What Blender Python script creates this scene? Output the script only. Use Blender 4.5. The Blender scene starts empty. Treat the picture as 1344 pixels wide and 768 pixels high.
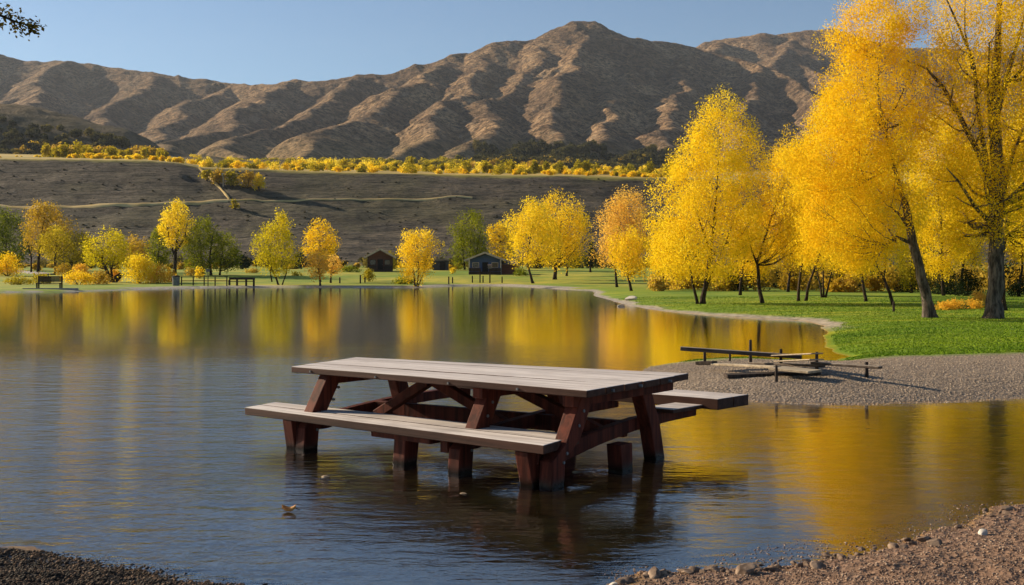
import bpy, math, random
import numpy as np
from math import radians as R, sin, cos, pi
from mathutils import Vector

S = bpy.context.scene
C = bpy.context.collection
F, CX, HY, H = 1400.0, 672.0, 358.0, 1.5      # focal length in photo pixels, centre column, horizon row, eye height

HAZE = .00004
# ------------------------------------------------------------------ camera, world, sun, exposure
cam = bpy.data.cameras.new('camera'); camo = bpy.data.objects.new('camera', cam); C.objects.link(camo)
camo.location = (0, 0, H); camo.rotation_euler = (R(90), 0, 0)
cam.sensor_width = 36; cam.lens = 36 * F / 1344; cam.shift_y = -(384 - HY) / 1344
cam.clip_start = .1; cam.clip_end = 20000
S.camera = camo
SUN_EL = R(21); SUN_DIR = Vector((-.89, .455, 0)).normalized()     # horizontal direction towards the sun
w = bpy.data.worlds.new('World'); S.world = w; w.use_nodes = True
nt = w.node_tree; bg = nt.nodes['Background']
sky = nt.nodes.new('ShaderNodeTexSky'); sky.sky_type = 'NISHITA'; sky.sun_disc = False
sky.sun_elevation = SUN_EL; sky.sun_rotation = math.atan2(SUN_DIR.x, SUN_DIR.y)
sky.altitude = 600; sky.air_density = 1.1; sky.dust_density = .25; sky.ozone_density = 3.5
nt.links.new(sky.outputs[0], bg.inputs[0]); bg.inputs[1].default_value = .062
sl = bpy.data.lights.new('sun', 'SUN'); sl.energy = 5.0; sl.angle = R(.6); sl.color = (1, .82, .58)
so = bpy.data.objects.new('sun', sl); C.objects.link(so)
sv = Vector((SUN_DIR.x * cos(SUN_EL), SUN_DIR.y * cos(SUN_EL), sin(SUN_EL)))
so.rotation_euler = sv.to_track_quat('Z', 'Y').to_euler()
S.view_settings.view_transform = 'Standard'; S.view_settings.look = 'None'
S.view_settings.exposure = .86; S.view_settings.gamma = 1
S.render.engine = 'CYCLES'; S.cycles.max_bounces = 6; S.cycles.transparent_max_bounces = 8
S.cycles.transmission_bounces = 4; S.cycles.glossy_bounces = 3; S.cycles.diffuse_bounces = 3

# ------------------------------------------------------------------ helpers
def unp(x, y, z=0.0):
    """photo column/row of a point at height z -> world point"""
    Y = F * (H - z) / (y - HY)
    return Vector(((x - CX) / F * Y, Y, z))
def atY(x, y, Y): return Vector(((x - CX) / F * Y, Y, H + (HY - y) / F * Y))

def _hash(ix, iy, seed):
    n = (ix.astype(np.int64) * 374761393 + iy.astype(np.int64) * 668265263 + seed * 1442695041) & 0xffffffff
    n = ((n ^ (n >> 13)) * 1274126177) & 0xffffffff
    return ((n ^ (n >> 16)) & 0xffff) / 65535.0
def vnoise(x, y, seed=0):
    ix, iy = np.floor(x), np.floor(y); fx, fy = x - ix, y - iy
    fx = fx * fx * fx * (fx * (fx * 6 - 15) + 10); fy = fy * fy * fy * (fy * (fy * 6 - 15) + 10)
    a = _hash(ix, iy, seed); b = _hash(ix + 1, iy, seed); c = _hash(ix, iy + 1, seed); d = _hash(ix + 1, iy + 1, seed)
    return (a * (1 - fx) + b * fx) * (1 - fy) + (c * (1 - fx) + d * fx) * fy
def fbm(x, y, s, o=4, seed=0, ridged=False):
    x = np.asarray(x, float) / s; y = np.asarray(y, float) / s; t = 0; a = .5
    for k in range(o):
        n = vnoise(x, y, seed + k * 17)
        if ridged: n = 1 - abs(2 * n - 1)
        t = t + a * (n * 2 - 1); a *= .5; x, y = x * 2.03 + 7.1 + y * .3, y * 2.03 + 3.3 - x * .14
    return t
def sm(a, b, x):
    t = np.clip((x - a) / (b - a), 0, 1); return t * t * (3 - 2 * t)

def tag(o, label=None, cat=None, group=None, kind=None):
    if label: o['label'] = label
    if cat: o['category'] = cat
    if group: o['group'] = group
    if kind: o['kind'] = kind
    return o
def empty(name, loc, label, cat, group=None, rz=0):
    o = bpy.data.objects.new(name, None); C.objects.link(o); o.location = loc; o.rotation_euler = (0, 0, rz)
    o.empty_display_size = .2
    return tag(o, label, cat, group)
def link_mesh(name, me, mat, parent=None, loc=None, smooth=False):
    o = bpy.data.objects.new(name, me); C.objects.link(o)
    if mat: me.materials.append(mat)
    if parent: o.parent = parent
    if loc is not None: o.location = loc
    if smooth: me.polygons.foreach_set('use_smooth', [True] * len(me.polygons))
    return o
def np_mesh(name, V, Fa, attrs=None):
    """V (n,3), Fa (m,k) -> mesh"""
    V = np.asarray(V, np.float32); Fa = np.asarray(Fa, np.int32)
    me = bpy.data.meshes.new(name); m, k = Fa.shape
    me.vertices.add(len(V)); me.vertices.foreach_set('co', V.ravel())
    me.loops.add(m * k); me.loops.foreach_set('vertex_index', Fa.ravel())
    me.polygons.add(m); me.polygons.foreach_set('loop_start', np.arange(0, m * k, k, dtype=np.int32))
    me.polygons.foreach_set('loop_total', np.full(m, k, np.int32))
    for n, (dom, val) in (attrs or {}).items():
        a = me.attributes.new(n, 'FLOAT', dom); a.data.foreach_set('value', np.asarray(val, np.float32).ravel())
    me.update(calc_edges=True)
    return me

class MB:
    def __init__(s): s.v = []; s.f = []
    def add(s, vs, fs):
        n = len(s.v); s.v += [tuple(v) for v in vs]; s.f += [tuple(i + n for i in f) for f in fs]; return s
    def box(s, x0, y0, z0, x1, y1, z1):
        return s.add([(x0,y0,z0),(x1,y0,z0),(x1,y1,z0),(x0,y1,z0),(x0,y0,z1),(x1,y0,z1),(x1,y1,z1),(x0,y1,z1)],
            [(0,3,2,1),(4,5,6,7),(0,1,5,4),(1,2,6,5),(2,3,7,6),(3,0,4,7)])
    def prism(s, bot, top):
        n = len(bot); f = [tuple(reversed(range(n))), tuple(range(n, 2 * n))]
        f += [(i, (i + 1) % n, n + (i + 1) % n, n + i) for i in range(n)]
        return s.add(list(bot) + list(top), f)
    def beam(s, a, b, w, h, up=(0, 0, 1), w2=None, h2=None):
        a = Vector(a); b = Vector(b); d = (b - a).normalized(); sd = d.cross(Vector(up)).normalized(); u = sd.cross(d)
        w2 = w2 or w; h2 = h2 or h
        q = lambda p, ww, hh: [p - sd*ww/2 - u*hh/2, p + sd*ww/2 - u*hh/2, p + sd*ww/2 + u*hh/2, p - sd*ww/2 + u*hh/2]
        return s.prism(q(a, w, h), q(b, w2, h2))
    def tube(s, pts, rad, n=7, cap=True, wob=0, rnd=None):
        pts = [Vector(p) for p in pts]; base = len(s.v); prev = None
        for i, p in enumerate(pts):
            d = (pts[min(i + 1, len(pts) - 1)] - pts[max(i - 1, 0)]).normalized()
            if prev is None:
                prev = d.orthogonal().normalized()
            prev = (prev - d * prev.dot(d)).normalized(); b = d.cross(prev)
            for k in range(n):
                a = 2 * pi * k / n; r = rad[i] * (1 + (rnd.uniform(-wob, wob) if wob else 0))
                s.v.append(tuple(p + (prev * cos(a) + b * sin(a)) * r))
        for i in range(len(pts) - 1):
            for k in range(n):
                s.f.append((base + i*n + k, base + i*n + (k+1) % n, base + (i+1)*n + (k+1) % n, base + (i+1)*n + k))
        if cap:
            s.f.append(tuple(base + k for k in reversed(range(n)))); s.f.append(tuple(base + (len(pts)-1)*n + k for k in range(n)))
        return s
    def build(s, name, mat, parent=None, off=None, bevel=0, smooth=False, seg=1):
        v = s.v
        if off is not None: v = [(a - off[0], b - off[1], c - off[2]) for a, b, c in v]
        me = bpy.data.meshes.new(name); me.from_pydata(v, [], s.f); me.update()
        o = link_mesh(name, me, mat, parent, smooth=smooth)
        if bevel:
            m = o.modifiers.new('bevel', 'BEVEL'); m.width = bevel; m.segments = seg; m.limit_method = 'ANGLE'
        return o

# ------------------------------------------------------------------ materials
class N:
    def __init__(s, name):
        s.m = bpy.data.materials.new(name); s.m.use_nodes = True; s.t = s.m.node_tree; s.t.nodes.clear()
        s.out = s.n('OutputMaterial')
    def n(s, kind, **kw):
        o = s.t.nodes.new('ShaderNode' + kind)
        for k, v in kw.items(): setattr(o, k, v)
        return o
    def l(s, a, b): s.t.links.new(a, b)
    def put(s, sock, v):
        if isinstance(v, bpy.types.NodeSocket): s.l(v, sock)
        elif isinstance(v, tuple) and len(v) == 3 and sock.type == 'RGBA': sock.default_value = (*v, 1)
        else: sock.default_value = v
    def co(s, kind='Object'): return s.n('TexCoord').outputs[kind]
    def mapv(s, v, sc=(1,1,1), rot=(0,0,0)):
        m = s.n('Mapping'); s.l(v, m.inputs[0]); m.inputs['Scale'].default_value = sc; m.inputs['Rotation'].default_value = rot; return m.outputs[0]
    def noise(s, v, sc, det=4, rough=.55, dist=0):
        m = s.n('TexNoise'); s.l(v, m.inputs['Vector']); m.inputs['Scale'].default_value = sc; m.inputs['Detail'].default_value = det
        m.inputs['Roughness'].default_value = rough; m.inputs['Distortion'].default_value = dist; return m.outputs['Fac']
    def voro(s, v, sc, out='Distance', feat='F1'):
        m = s.n('TexVoronoi'); m.feature = feat; s.l(v, m.inputs['Vector']); m.inputs['Scale'].default_value = sc; return m.outputs[out]
    def rng(s, v, a, b, c=0., d=1.):
        m = s.n('MapRange'); m.interpolation_type = 'SMOOTHSTEP'; s.put(m.inputs[0], v)
        for i, x in enumerate((a, b, c, d)): s.put(m.inputs[i + 1], x)
        return m.outputs[0]
    def math(s, op, a, b=0.):
        m = s.n('Math'); m.operation = op; s.put(m.inputs[0], a); s.put(m.inputs[1], b); return m.outputs[0]
    def mix(s, f, a, b):
        m = s.n('Mix'); m.data_type = 'RGBA'; s.put(m.inputs[0], f); s.put(m.inputs[6], a); s.put(m.inputs[7], b); return m.outputs[2]
    def attr(s, name):
        a = s.n('Attribute'); a.attribute_name = name; return a.outputs['Fac']
    def bump(s, h, strength=.5, dist=.02, nrm=None):
        b = s.n('Bump'); s.put(b.inputs['Strength'], strength); s.put(b.inputs['Distance'], dist); s.l(h, b.inputs['Height'])
        if nrm: s.l(nrm, b.inputs['Normal'])
        return b.outputs[0]
    def pr(s, col, rough=.8, nrm=None, spec=.3, **kw):
        p = s.n('BsdfPrincipled'); s.put(p.inputs['Base Color'], col); s.put(p.inputs['Roughness'], rough)
        p.inputs['Specular IOR Level'].default_value = spec
        if nrm: s.l(nrm, p.inputs['Normal'])
        s.l(p.outputs[0], s.out.inputs[0]); return s.m

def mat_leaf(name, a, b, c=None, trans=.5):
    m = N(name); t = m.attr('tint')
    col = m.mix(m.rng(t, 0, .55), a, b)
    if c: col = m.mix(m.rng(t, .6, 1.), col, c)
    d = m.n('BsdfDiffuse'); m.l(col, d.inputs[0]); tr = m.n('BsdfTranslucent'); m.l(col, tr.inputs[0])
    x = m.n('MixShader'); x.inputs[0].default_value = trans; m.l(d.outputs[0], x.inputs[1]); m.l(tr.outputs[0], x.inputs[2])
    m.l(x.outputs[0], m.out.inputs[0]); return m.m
L_gold = mat_leaf('leaf_gold', (.78,.50,.012), (.90,.64,.022), (.92,.74,.09))
L_yel = mat_leaf('leaf_yellow', (.76,.53,.012), (.90,.68,.026), (.92,.77,.11))
L_lime = mat_leaf('leaf_lime', (.40,.36,.010), (.72,.58,.018), (.88,.70,.05))
L_org = mat_leaf('leaf_orange', (.62,.32,.03), (.82,.50,.05), (.86,.56,.13))
L_pink = mat_leaf('leaf_pinkish', (.72,.42,.06), (.86,.56,.09), (.88,.60,.20))
L_olive = mat_leaf('leaf_olive', (.20,.18,.012), (.40,.32,.016), (.60,.46,.03))
L_grn = mat_leaf('leaf_green', (.09,.12,.008), (.22,.24,.012), (.42,.36,.02))
L_mute = mat_leaf('leaf_muted', (.30,.20,.02), (.52,.34,.03), (.60,.42,.08))
L_dark = mat_leaf('leaf_dark_green', (.012,.022,.010), (.03,.045,.018), (.07,.08,.02), .25)
L_twig = mat_leaf('leaf_near', (.03,.03,.008), (.10,.08,.015), (.25,.18,.03), .4)

def mat_bark(name, a, b, sc=3):
    m = N(name); v = m.mapv(m.co(), (sc*4, sc*4, sc)); n = m.noise(v, 1.5, 5, .65)
    return m.pr(m.mix(m.rng(n, .35, .7), a, b), .9, m.bump(n, .9, .05), .1)
bark = mat_bark('bark_dark', (.018,.013,.010), (.07,.052,.038))
bark_g = mat_bark('bark_grey', (.04,.032,.026), (.19,.155,.12), 2)

def mat_ground():
    m = N('ground'); co = m.co(); sx = m.n('SeparateXYZ'); m.l(co, sx.inputs[0]); z = sx.outputs[2]
    n1 = m.noise(co, .35, 6, .6); n2 = m.noise(co, 4, 5, .65); n3 = m.noise(co, 38, 3, .6); n0 = m.noise(co, .05, 5, .6)
    # lawn
    lawn = m.mix(m.rng(n1, .35, .7), (.105,.20,.006), (.185,.28,.010))
    lawn = m.mix(m.rng(m.noise(m.mapv(co, (.25,1,1)), .9, 5, .6), .46, .66), lawn, (.34,.37,.016))  # yellow strips: sunlit bands painted into the grass colour
    lawn = m.mix(m.rng(n2, .35, .8, 0, .4), lawn, (.07,.12,.006))
    # dry grass of the far bank
    dry = m.mix(m.rng(n0, .4, .62), (.17,.25,.008), (.42,.37,.03))
    dry = m.mix(m.rng(n1, .4, .7, 0, .7), dry, (.11,.17,.012))
    col = m.mix(m.attr('far'), lawn, dry)
    # scrub slope
    ns = m.noise(m.mapv(co, (.02,.06,.30)), 1., 7, .68, .6); nb = m.noise(m.mapv(co, (.10,.18,.9)), 1., 5, .75)
    slope = m.mix(m.rng(ns, .36, .64), (.045,.036,.026), (.14,.108,.074))
    slope = m.mix(m.rng(m.noise(m.mapv(co, (.006,.006,.42)), 1., 4, .65), .46, .60, 0, .55), slope, (.17,.135,.085))
    slope = m.mix(m.rng(nb, .46, .62, 0, .75), slope, (.032,.028,.020))
    slope = m.mix(m.rng(m.noise(m.mapv(co, (.4,.6,2.2)), 1., 3, .7), .58, .72, 0, .5), slope, (.20,.16,.11))
    slope = m.mix(m.rng(m.noise(co, .02, 5, .6), .50, .66, 0, .7), slope, (.12,.105,.045))
    nf = m.noise(m.mapv(co, (.5,.5,1.8)), 1., 5, .8); slope = m.mix(m.rng(nf, .50, .60, 0, .75), slope, (.030,.028,.018)); slope = m.mix(m.rng(nf, .42, .34, 0, .7), slope, (.19,.15,.10))
    col = m.mix(m.attr('slope'), col, slope)
    field = m.mix(m.rng(m.noise(m.mapv(co, (.01,.04,.04)), 1, 5), .35, .65), (.50,.34,.07), (.30,.24,.05))
    col = m.mix(m.attr('field'), col, field)
    # gravel
    vo = m.voro(co, 26, 'Color'); bw = m.n('RGBToBW'); m.l(vo, bw.inputs[0]); vd = m.voro(co, 26)
    g = m.mix(bw.outputs[0], (.24,.18,.13), (.50,.40,.30)); g = m.mix(m.rng(vd, .25, .6, 0, .6), g, (.07,.055,.04))
    g = m.mix(m.rng(n1, .35, .65, 0, .45), g, (.16,.125,.095))
    col = m.mix(m.attr('gravel'), col, g)
    r = m.mix(bw.outputs[0], (.12,.070,.045), (.27,.165,.105)); r = m.mix(m.rng(n2, .3, .7, 0, .6), r, (.15,.088,.056)); r = m.mix(m.rng(n3, .4, .7, 0, .4), r, (.26,.175,.12))
    col = m.mix(m.attr('redsoil'), col, r)
    k = m.mix(m.rng(n2, .35, .7), (.010,.008,.007), (.035,.026,.02)); k = m.mix(m.rng(n3, .5, .7, 0, .6), k, (.075,.045,.028))
    col = m.mix(m.attr('mud'), col, k)
    st = m.mix(m.rng(n2, .3, .7), (.17,.15,.12), (.46,.41,.33))
    col = m.mix(m.attr('edge'), col, st)
    # lake bed: ochre sand in the shallows, painted dark in the deep for light absorbed by the water
    bed = m.mix(m.rng(n2, .35, .65), (.38,.19,.045), (.72,.42,.12)); bed = m.mix(m.rng(m.voro(co, 9), .05, .3), (.50,.36,.16), bed)
    deep = m.mix(m.rng(n1, .3, .7), (.014,.014,.008), (.035,.030,.012))
    bed = m.mix(m.rng(z, -.55, -.20), deep, bed)
    col = m.mix(m.rng(z, -.012, .012), bed, col)
    wet = m.rng(z, .008, .05, .35, .92)
    hb = m.math('ADD', m.math('MULTIPLY', vd, m.math('MAXIMUM', m.attr('gravel'), m.attr('redsoil'))), m.math('MULTIPLY', n3, .6))
    nr = m.bump(hb, .8, .02); nr = m.bump(ns, m.math('MULTIPLY', m.attr('slope'), .9), 5., nr)
    nr = m.bump(nb, m.math('MULTIPLY', m.attr('slope'), .9), 2.5, nr)
    return m.pr(col, wet, nr, .25)
M_ground = mat_ground()

def mat_mount():
    m = N('mountain'); co = m.co(); g = m.n('NewGeometry'); sx = m.n('SeparateXYZ'); m.l(g.outputs['True Normal'], sx.inputs[0])
    n1 = m.noise(co, .004, 8, .62); n2 = m.noise(co, .02, 7, .7, .4); n3 = m.noise(co, .09, 5, .75)
    c = m.mix(m.rng(n2, .36, .62), (.22,.135,.078), (.56,.365,.20))
    c = m.mix(m.rng(n1, .42, .62, 0, .6), c, (.125,.085,.06))
    c = m.mix(m.rng(n3, .46, .60, 0, .8), c, (.06,.045,.032)); n4 = m.noise(co, .13, 3, .85); c = m.mix(m.rng(n4, .52, .56, 0, .8), c, (.045,.038,.024)); c = m.mix(m.rng(m.noise(m.mapv(co, (.05,.012,.03), (0,0,.5)), 1., 5, .7), .55, .68, 0, .6), c, (.42,.31,.20))
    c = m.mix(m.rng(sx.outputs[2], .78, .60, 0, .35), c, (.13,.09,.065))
    c = m.mix(m.attr('low'), c, m.mix(m.rng(n3, .42, .6), (.40,.28,.14), (.13,.11,.05)))
    nr = m.bump(n2, .6, 9.); nr = m.bump(n3, 1., 9., nr); nr = m.bump(n4, 1., 4., nr)
    return m.pr(c, .95, nr, .05)
M_mount = mat_mount()
def mat_hill():
    m = N('low_hill'); co = m.co(); n1 = m.noise(co, .01, 6, .6); n2 = m.noise(co, .05, 6, .7)
    c = m.mix(m.rng(n1, .4, .6), (.10,.085,.05), (.19,.14,.08)); c = m.mix(m.rng(n2, .5, .65, 0, .8), c, (.05,.05,.025))
    return m.pr(c, .95, m.bump(n2, 1., 10.), .05)
M_hill = mat_hill()

def mat_water():
    m = N('water'); co = m.co(); sx = m.n('SeparateXYZ'); m.l(co, sx.inputs[0]); X, Y = sx.outputs[0], sx.outputs[1]
    # open water on the left gets the wind; the far shore and the bay behind the spit stay sheltered
    side = m.rng(m.math('SUBTRACT', X, m.math('MULTIPLY', Y, .12)), -.4, -3.6)
    wind = m.math('MULTIPLY', m.rng(Y, 25., 9.), m.math('ADD', m.math('MULTIPLY', side, .88), .12))
    patch = m.rng(m.noise(m.mapv(co, (.05,.22,1)), 1., 4, .6), .35, .65, .55, 1.)
    a = m.noise(m.mapv(co, (1.6,4.2,1), (0,0,.12)), 1., 3, .5, .3); b = m.noise(m.mapv(co, (6,15,1), (0,0,-.1)), 1., 3, .6, .2)
    c = m.noise(m.mapv(co, (24,46,1)), 1., 2, .6)
    hh = m.math('ADD', m.math('MULTIPLY', a, .05), m.math('ADD', m.math('MULTIPLY', b, .020), m.math('MULTIPLY', c, .005)))
    amp = m.math('ADD', m.math('MULTIPLY', m.math('MULTIPLY', wind, patch), .62), .045)
    nr = m.bump(hh, amp, 1.)
    fr = m.n('Fresnel'); fr.inputs[0].default_value = 1.53; m.l(nr, fr.inputs['Normal'])
    gl = m.n('BsdfGlossy'); gl.inputs[0].default_value = (.93,.95,1,1); gl.inputs['Roughness'].default_value = .055; m.l(nr, gl.inputs['Normal'])
    tr = m.n('BsdfTransparent'); tr.inputs[0].default_value = (.97,.90,.74,1)
    x = m.n('MixShader'); m.l(m.rng(fr.outputs[0], 0., .78, .12, 1.), x.inputs[0]); m.l(tr.outputs[0], x.inputs[1]); m.l(gl.outputs[0], x.inputs[2])
    m.l(x.outputs[0], m.out.inputs[0]); return m.m
M_water = mat_water()

def mat_wood(name, a, b, ta=None, tb=None, axis=0, rough=.6, spec=.35, wetz=False):
    """painted/stained wood; upward faces are bleached to ta/tb"""
    m = N(name); co = m.co(); sc = [16, 16, 16]; sc[axis] = .8
    v = m.mapv(co, tuple(sc)); n = m.noise(v, 1., 6, .65, .5); n2 = m.noise(co, 1.5, 5, .6); n4 = m.noise(m.mapv(co, tuple(s*2.5 for s in sc)), 1., 3, .6)
    col = m.mix(m.rng(n, .35, .68), a, b); col = m.mix(m.rng(n2, .5, .8, 0, .5), col, tuple(x*.5 for x in a))
    if ta:
        t = m.mix(m.rng(n, .30, .70), ta, tb); t = m.mix(m.rng(n4, .55, .75, 0, .7), t, tuple(x*.45 for x in ta)); t = m.mix(m.rng(n2, .52, .72, 0, .5), t, tuple(x*.62 for x in ta))
        oi = m.n('ObjectInfo'); t = m.mix(m.rng(oi.outputs['Random'], 0, 1, 0, .35), t, tuple(x*.62 for x in ta))
        g = m.n('NewGeometry'); sx = m.n('SeparateXYZ'); m.l(g.outputs['True Normal'], sx.inputs[0])
        col = m.mix(m.rng(sx.outputs[2], .55, .85), col, t)
    if wetz:
        sz = m.n('SeparateXYZ'); m.l(co, sz.inputs[0]); wz = m.math('ADD', sz.outputs[2], m.math('MULTIPLY', n, -.10))
        wet = m.rng(wz, .03, -.05); col = m.mix(wet, col, (.016,.010,.006)); rough = m.rng(wz, -.04, .04, .25, rough)
    return m.pr(col, rough, m.bump(n, .5, .006), spec)
W_top = mat_wood('weathered_plank', (.030,.010,.006), (.075,.030,.019), (.50,.44,.405), (.82,.76,.71), 0, .65, .18)
W_leg = mat_wood('red_brown_timber', (.046,.010,.006), (.138,.030,.016), None, None, 2, .7, .12, True)
W_old = mat_wood('old_timber', (.045,.032,.024), (.12,.088,.065), (.20,.165,.13), (.42,.36,.28), 0, .8, .2)
W_pale = mat_wood('pale_plank', (.22,.17,.115), (.42,.34,.23), (.40,.33,.23), (.60,.51,.37), 0, .8, .2)
W_post = mat_wood('post_wood', (.022,.016,.013), (.07,.05,.038), None, None, 2, .85, .2)
def plain(name, c, c2, sc=2, rough=.8, spec=.3):
    m = N(name); n = m.noise(m.co(), sc, 5, .6); return m.pr(m.mix(m.rng(n, .35, .65), c, c2), rough, m.bump(n, .3, .02), spec)
M_wall_br = mat_wood('brown_boards', (.085,.026,.014), (.16,.055,.03), None, None, 0)
M_wall_bl = mat_wood('blue_boards', (.035,.065,.16), (.055,.095,.22), None, None, 0)
M_roof = plain('roof_shingle', (.13,.10,.085), (.24,.19,.16))
M_fascia = plain('fascia_board', (.42,.32,.24), (.55,.45,.35))
M_dk = plain('dark_opening', (.008,.007,.007), (.018,.015,.013))
M_glass = plain('window_glass', (.02,.025,.03), (.03,.035,.04), 2, .1, .6)
M_rock = plain('rock', (.10,.065,.045), (.28,.20,.14), 14, .9)
M_rocks = plain('sand_rock', (.20,.14,.08), (.42,.32,.20), 14, .7)
M_rockw = plain('pale_rock', (.42,.38,.33), (.62,.57,.50), 5, .9)
M_metal = plain('dull_metal', (.10,.10,.10), (.17,.17,.17), 4, .5)
M_track = plain('track_grass', (.46,.32,.12), (.62,.46,.21), .15, .95, .05)
M_leaf1 = plain('fallen_leaf', (.40,.17,.04), (.60,.33,.10), 30, .7)
M_path = plain('path_gravel', (.22,.20,.19), (.36,.33,.31), 1.2, .9)
M_grass = N('grass_blade'); _t = M_grass.attr('tint')
M_grass = M_grass.pr(M_grass.mix(_t, (.100,.19,.005), (.23,.32,.012)), .8, None, .1)

# ------------------------------------------------------------------ terrain
far_px = [(-900,388),(-300,386),(0,384),(60,383),(110,382.5),(170,380.5),(250,378.5),(330,377),(420,377),(500,377.5),(545,378),(600,375.5),(650,375),
  (700,377.5),(745,380.5),(775,381.5),(781,384),(779,388),(800,394),(822,400.5),(860,407),(920,413.5),(1000,419),(1055,421.5),(1076,426),(1082,438),(1090,455),
  (1103,470),(1085,476),(1045,475),(985,472),(930,472),(880,476),(850,482),(838,492),(848,506),(890,519),(960,526),(1040,529),(1150,530),(1250,528),(1344,524.5),(1600,516),(2400,505)]
near_px = [(-1500,640),(-400,690),(-60,713),(0,717),(35,719),(70,727),(130,739),(190,751),(250,761),(315,769),(400,800),(560,860),(700,840),(770,795),(800,768),
  (830,757),(870,752),(930,748),(990,744),(1050,737),(1100,728),(1160,715),(1215,701),(1250,688),(1290,675),(1320,664),(1350,655),(1500,618),(1800,585),(2600,560)]
def wpoly(px): return [(p.x, p.y) for p in (unp(x, y) for x, y in px)]
P_far = np.array(wpoly(far_px) + [(60, 14), (700, 20), (2500, 3000), (-2500, 3000), (-1200, 90)])
P_near = np.array(wpoly(near_px) + [(40, -60), (-40, -60)])
def sdist(P, x, y):
    x = np.asarray(x, float); y = np.asarray(y, float); d2 = np.full(x.shape, 1e18); ins = np.zeros(x.shape, bool)
    for i in range(len(P)):
        ax, ay = P[i]; bx, by = P[(i + 1) % len(P)]; ex, ey = bx - ax, by - ay
        t = np.clip(((x - ax) * ex + (y - ay) * ey) / (ex * ex + ey * ey), 0, 1)
        d2 = np.minimum(d2, (x - ax - t * ex) ** 2 + (y - ay - t * ey) ** 2)
        c = ((ay > y) != (by > y)); 
        if ay != by: ins ^= c & (x < ex * (y - ay) / (by - ay) + ax)
    d = np.sqrt(d2); return np.where(ins, d, -d)
edge_px = np.array([(-2000,206),(0,208),(190,210.5),(235,214),(262,220),(330,222),(430,226),(600,229.5),(760,231),(860,234),(1000,236),(1344,240),(3000,246)])
SB, ST = 250., 352.
RY = [0, 100, 115, 130, 150, 180, 230, 250]; RZ = [0, 0, .05, .22, .85, 1.6, 2.6, 3.0]
def terrain(x, y, full=False):
    x = np.asarray(x, float); y = np.asarray(y, float)
    sf = sdist(P_far, x, y) + .25 * fbm(x, y, 1.2, 3, 5) * sm(150, 20, y); sn = sdist(P_near, x, y) + .16 * fbm(x, y, .5, 4, 9)
    sd = np.maximum(sf, sn)
    spit = sm(19.5, 17.5, y) * sm(11, 13.5, x * .5 + 11) 
    zl = .20 * (1 - np.exp(-np.maximum(sf, 0) / 1.1)) + .05 * fbm(x, y, 6, 3, 3) * sm(.5, 4, sf)
    zl = zl + np.interp(y, RY, RZ) * sm(0, 14, sf)
    zl = np.where(y < 20, zl + .012 * fbm(x, y, .25, 3, 77) * sm(0, .5, sf), zl)
    ys = np.maximum(y, 30.); px = CX + F * x / ys; ye = np.interp(px, edge_px[:, 0], edge_px[:, 1])
    t = np.clip((y - SB) / (ST - SB), 0, 1); zt = 1.5 + (HY - ye) / F * ST
    prof = t * t * (1.25 - .25 * t) * .55 + .45 * t
    zs = 3.0 + (zt - 3.0) * prof
    gl = np.interp(y, [SB, ST], [338, 238]) + (y < ST) * 0
    gul = np.exp(-((px - gl) / 5.) ** 2) * sm(.25, .55, t) * sm(1.03, .9, t)
    zs = zs - 0 * gul + (fbm(x, y, 34, 5, 31) * 1.5 + fbm(x, y * 1.0, 9, 3, 37) * .7) * sm(0, .12, t) * sm(1.02, .88, t)
    zb = 1.5 + (HY - ye + 9 * np.clip((y - ST) / 550, 0, 1.2)) / F * y + fbm(x, y, 60, 3, 41) * 1.0 * sm(ST, ST + 60, y)
    zl = np.where(y > SB, np.where(y > ST, zb, zs), zl)
    zn = .30 * (1 - np.exp(-np.maximum(sn, 0) / 2.2)) + .05 * fbm(x, y, .6, 4, 21) * sm(.0, .5, sn) + .016 * fbm(x, y, .09, 3, 25) * sm(-.05, .15, sn)
    z = np.where(sf > 0, zl, np.where(sn > 0, zn, 0))
    dd = -sd
    zw = -(.85 * (1 - np.exp(-np.maximum(dd, 0) / 5.5)))
    bar = np.exp(-(((x + .2) / 3.2) ** 2 + ((y - 8.2) / 2.4) ** 2)) + np.exp(-(((x - 3.2) / 3.4) ** 2 + ((y - 8.2) / 3.4) ** 2)); bar = np.clip(bar * 1.3, 0, 1)
    zw = zw * (1 - bar * .90) + .02 * fbm(x, y, .7, 3, 51) * sm(0, .5, dd)
    z = np.where(sd > 0, z, np.minimum(zw, -.003))
    if not full: return z
    far = sm(75, 100, y) * (sf > 0); sl = sm(SB - 14, SB + 8, y + 8 * fbm(x, y, 20, 3, 61)) * sm(ST + 2, ST - 3, y + 4 * fbm(x, y, 14, 4, 63)); fi = sm(ST - 3, ST + 2, y + 4 * fbm(x, y, 14, 4, 63))
    grav = (sf > -.3) * sm(17.8, 16.6, y + .5 * fbm(x, y, 1.5, 4, 71) - .10 * np.maximum(x - 5, 0) + np.where(px > 1100, .9, 0) * sm(1100, 1180, px))
    red = (sn > -.3) * sm(-.5, .8, x); mud = (sn > -.3) * (1 - sm(-.5, .8, x))
    ed = ((sf > -.1) & (y > 24)) * sm(np.where(y > 95, 2.6, .75), np.where(y > 95, 1.4, .3), sf + .35 * fbm(x, y, 3, 3, 81)) * sm(26, 30, y)
    return z, dict(far=far, slope=sl, field=fi, gravel=grav, redsoil=red, mud=mud, edge=ed)
def gz(x, y): return float(terrain(np.array([x]), np.array([y]))[0])

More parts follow.
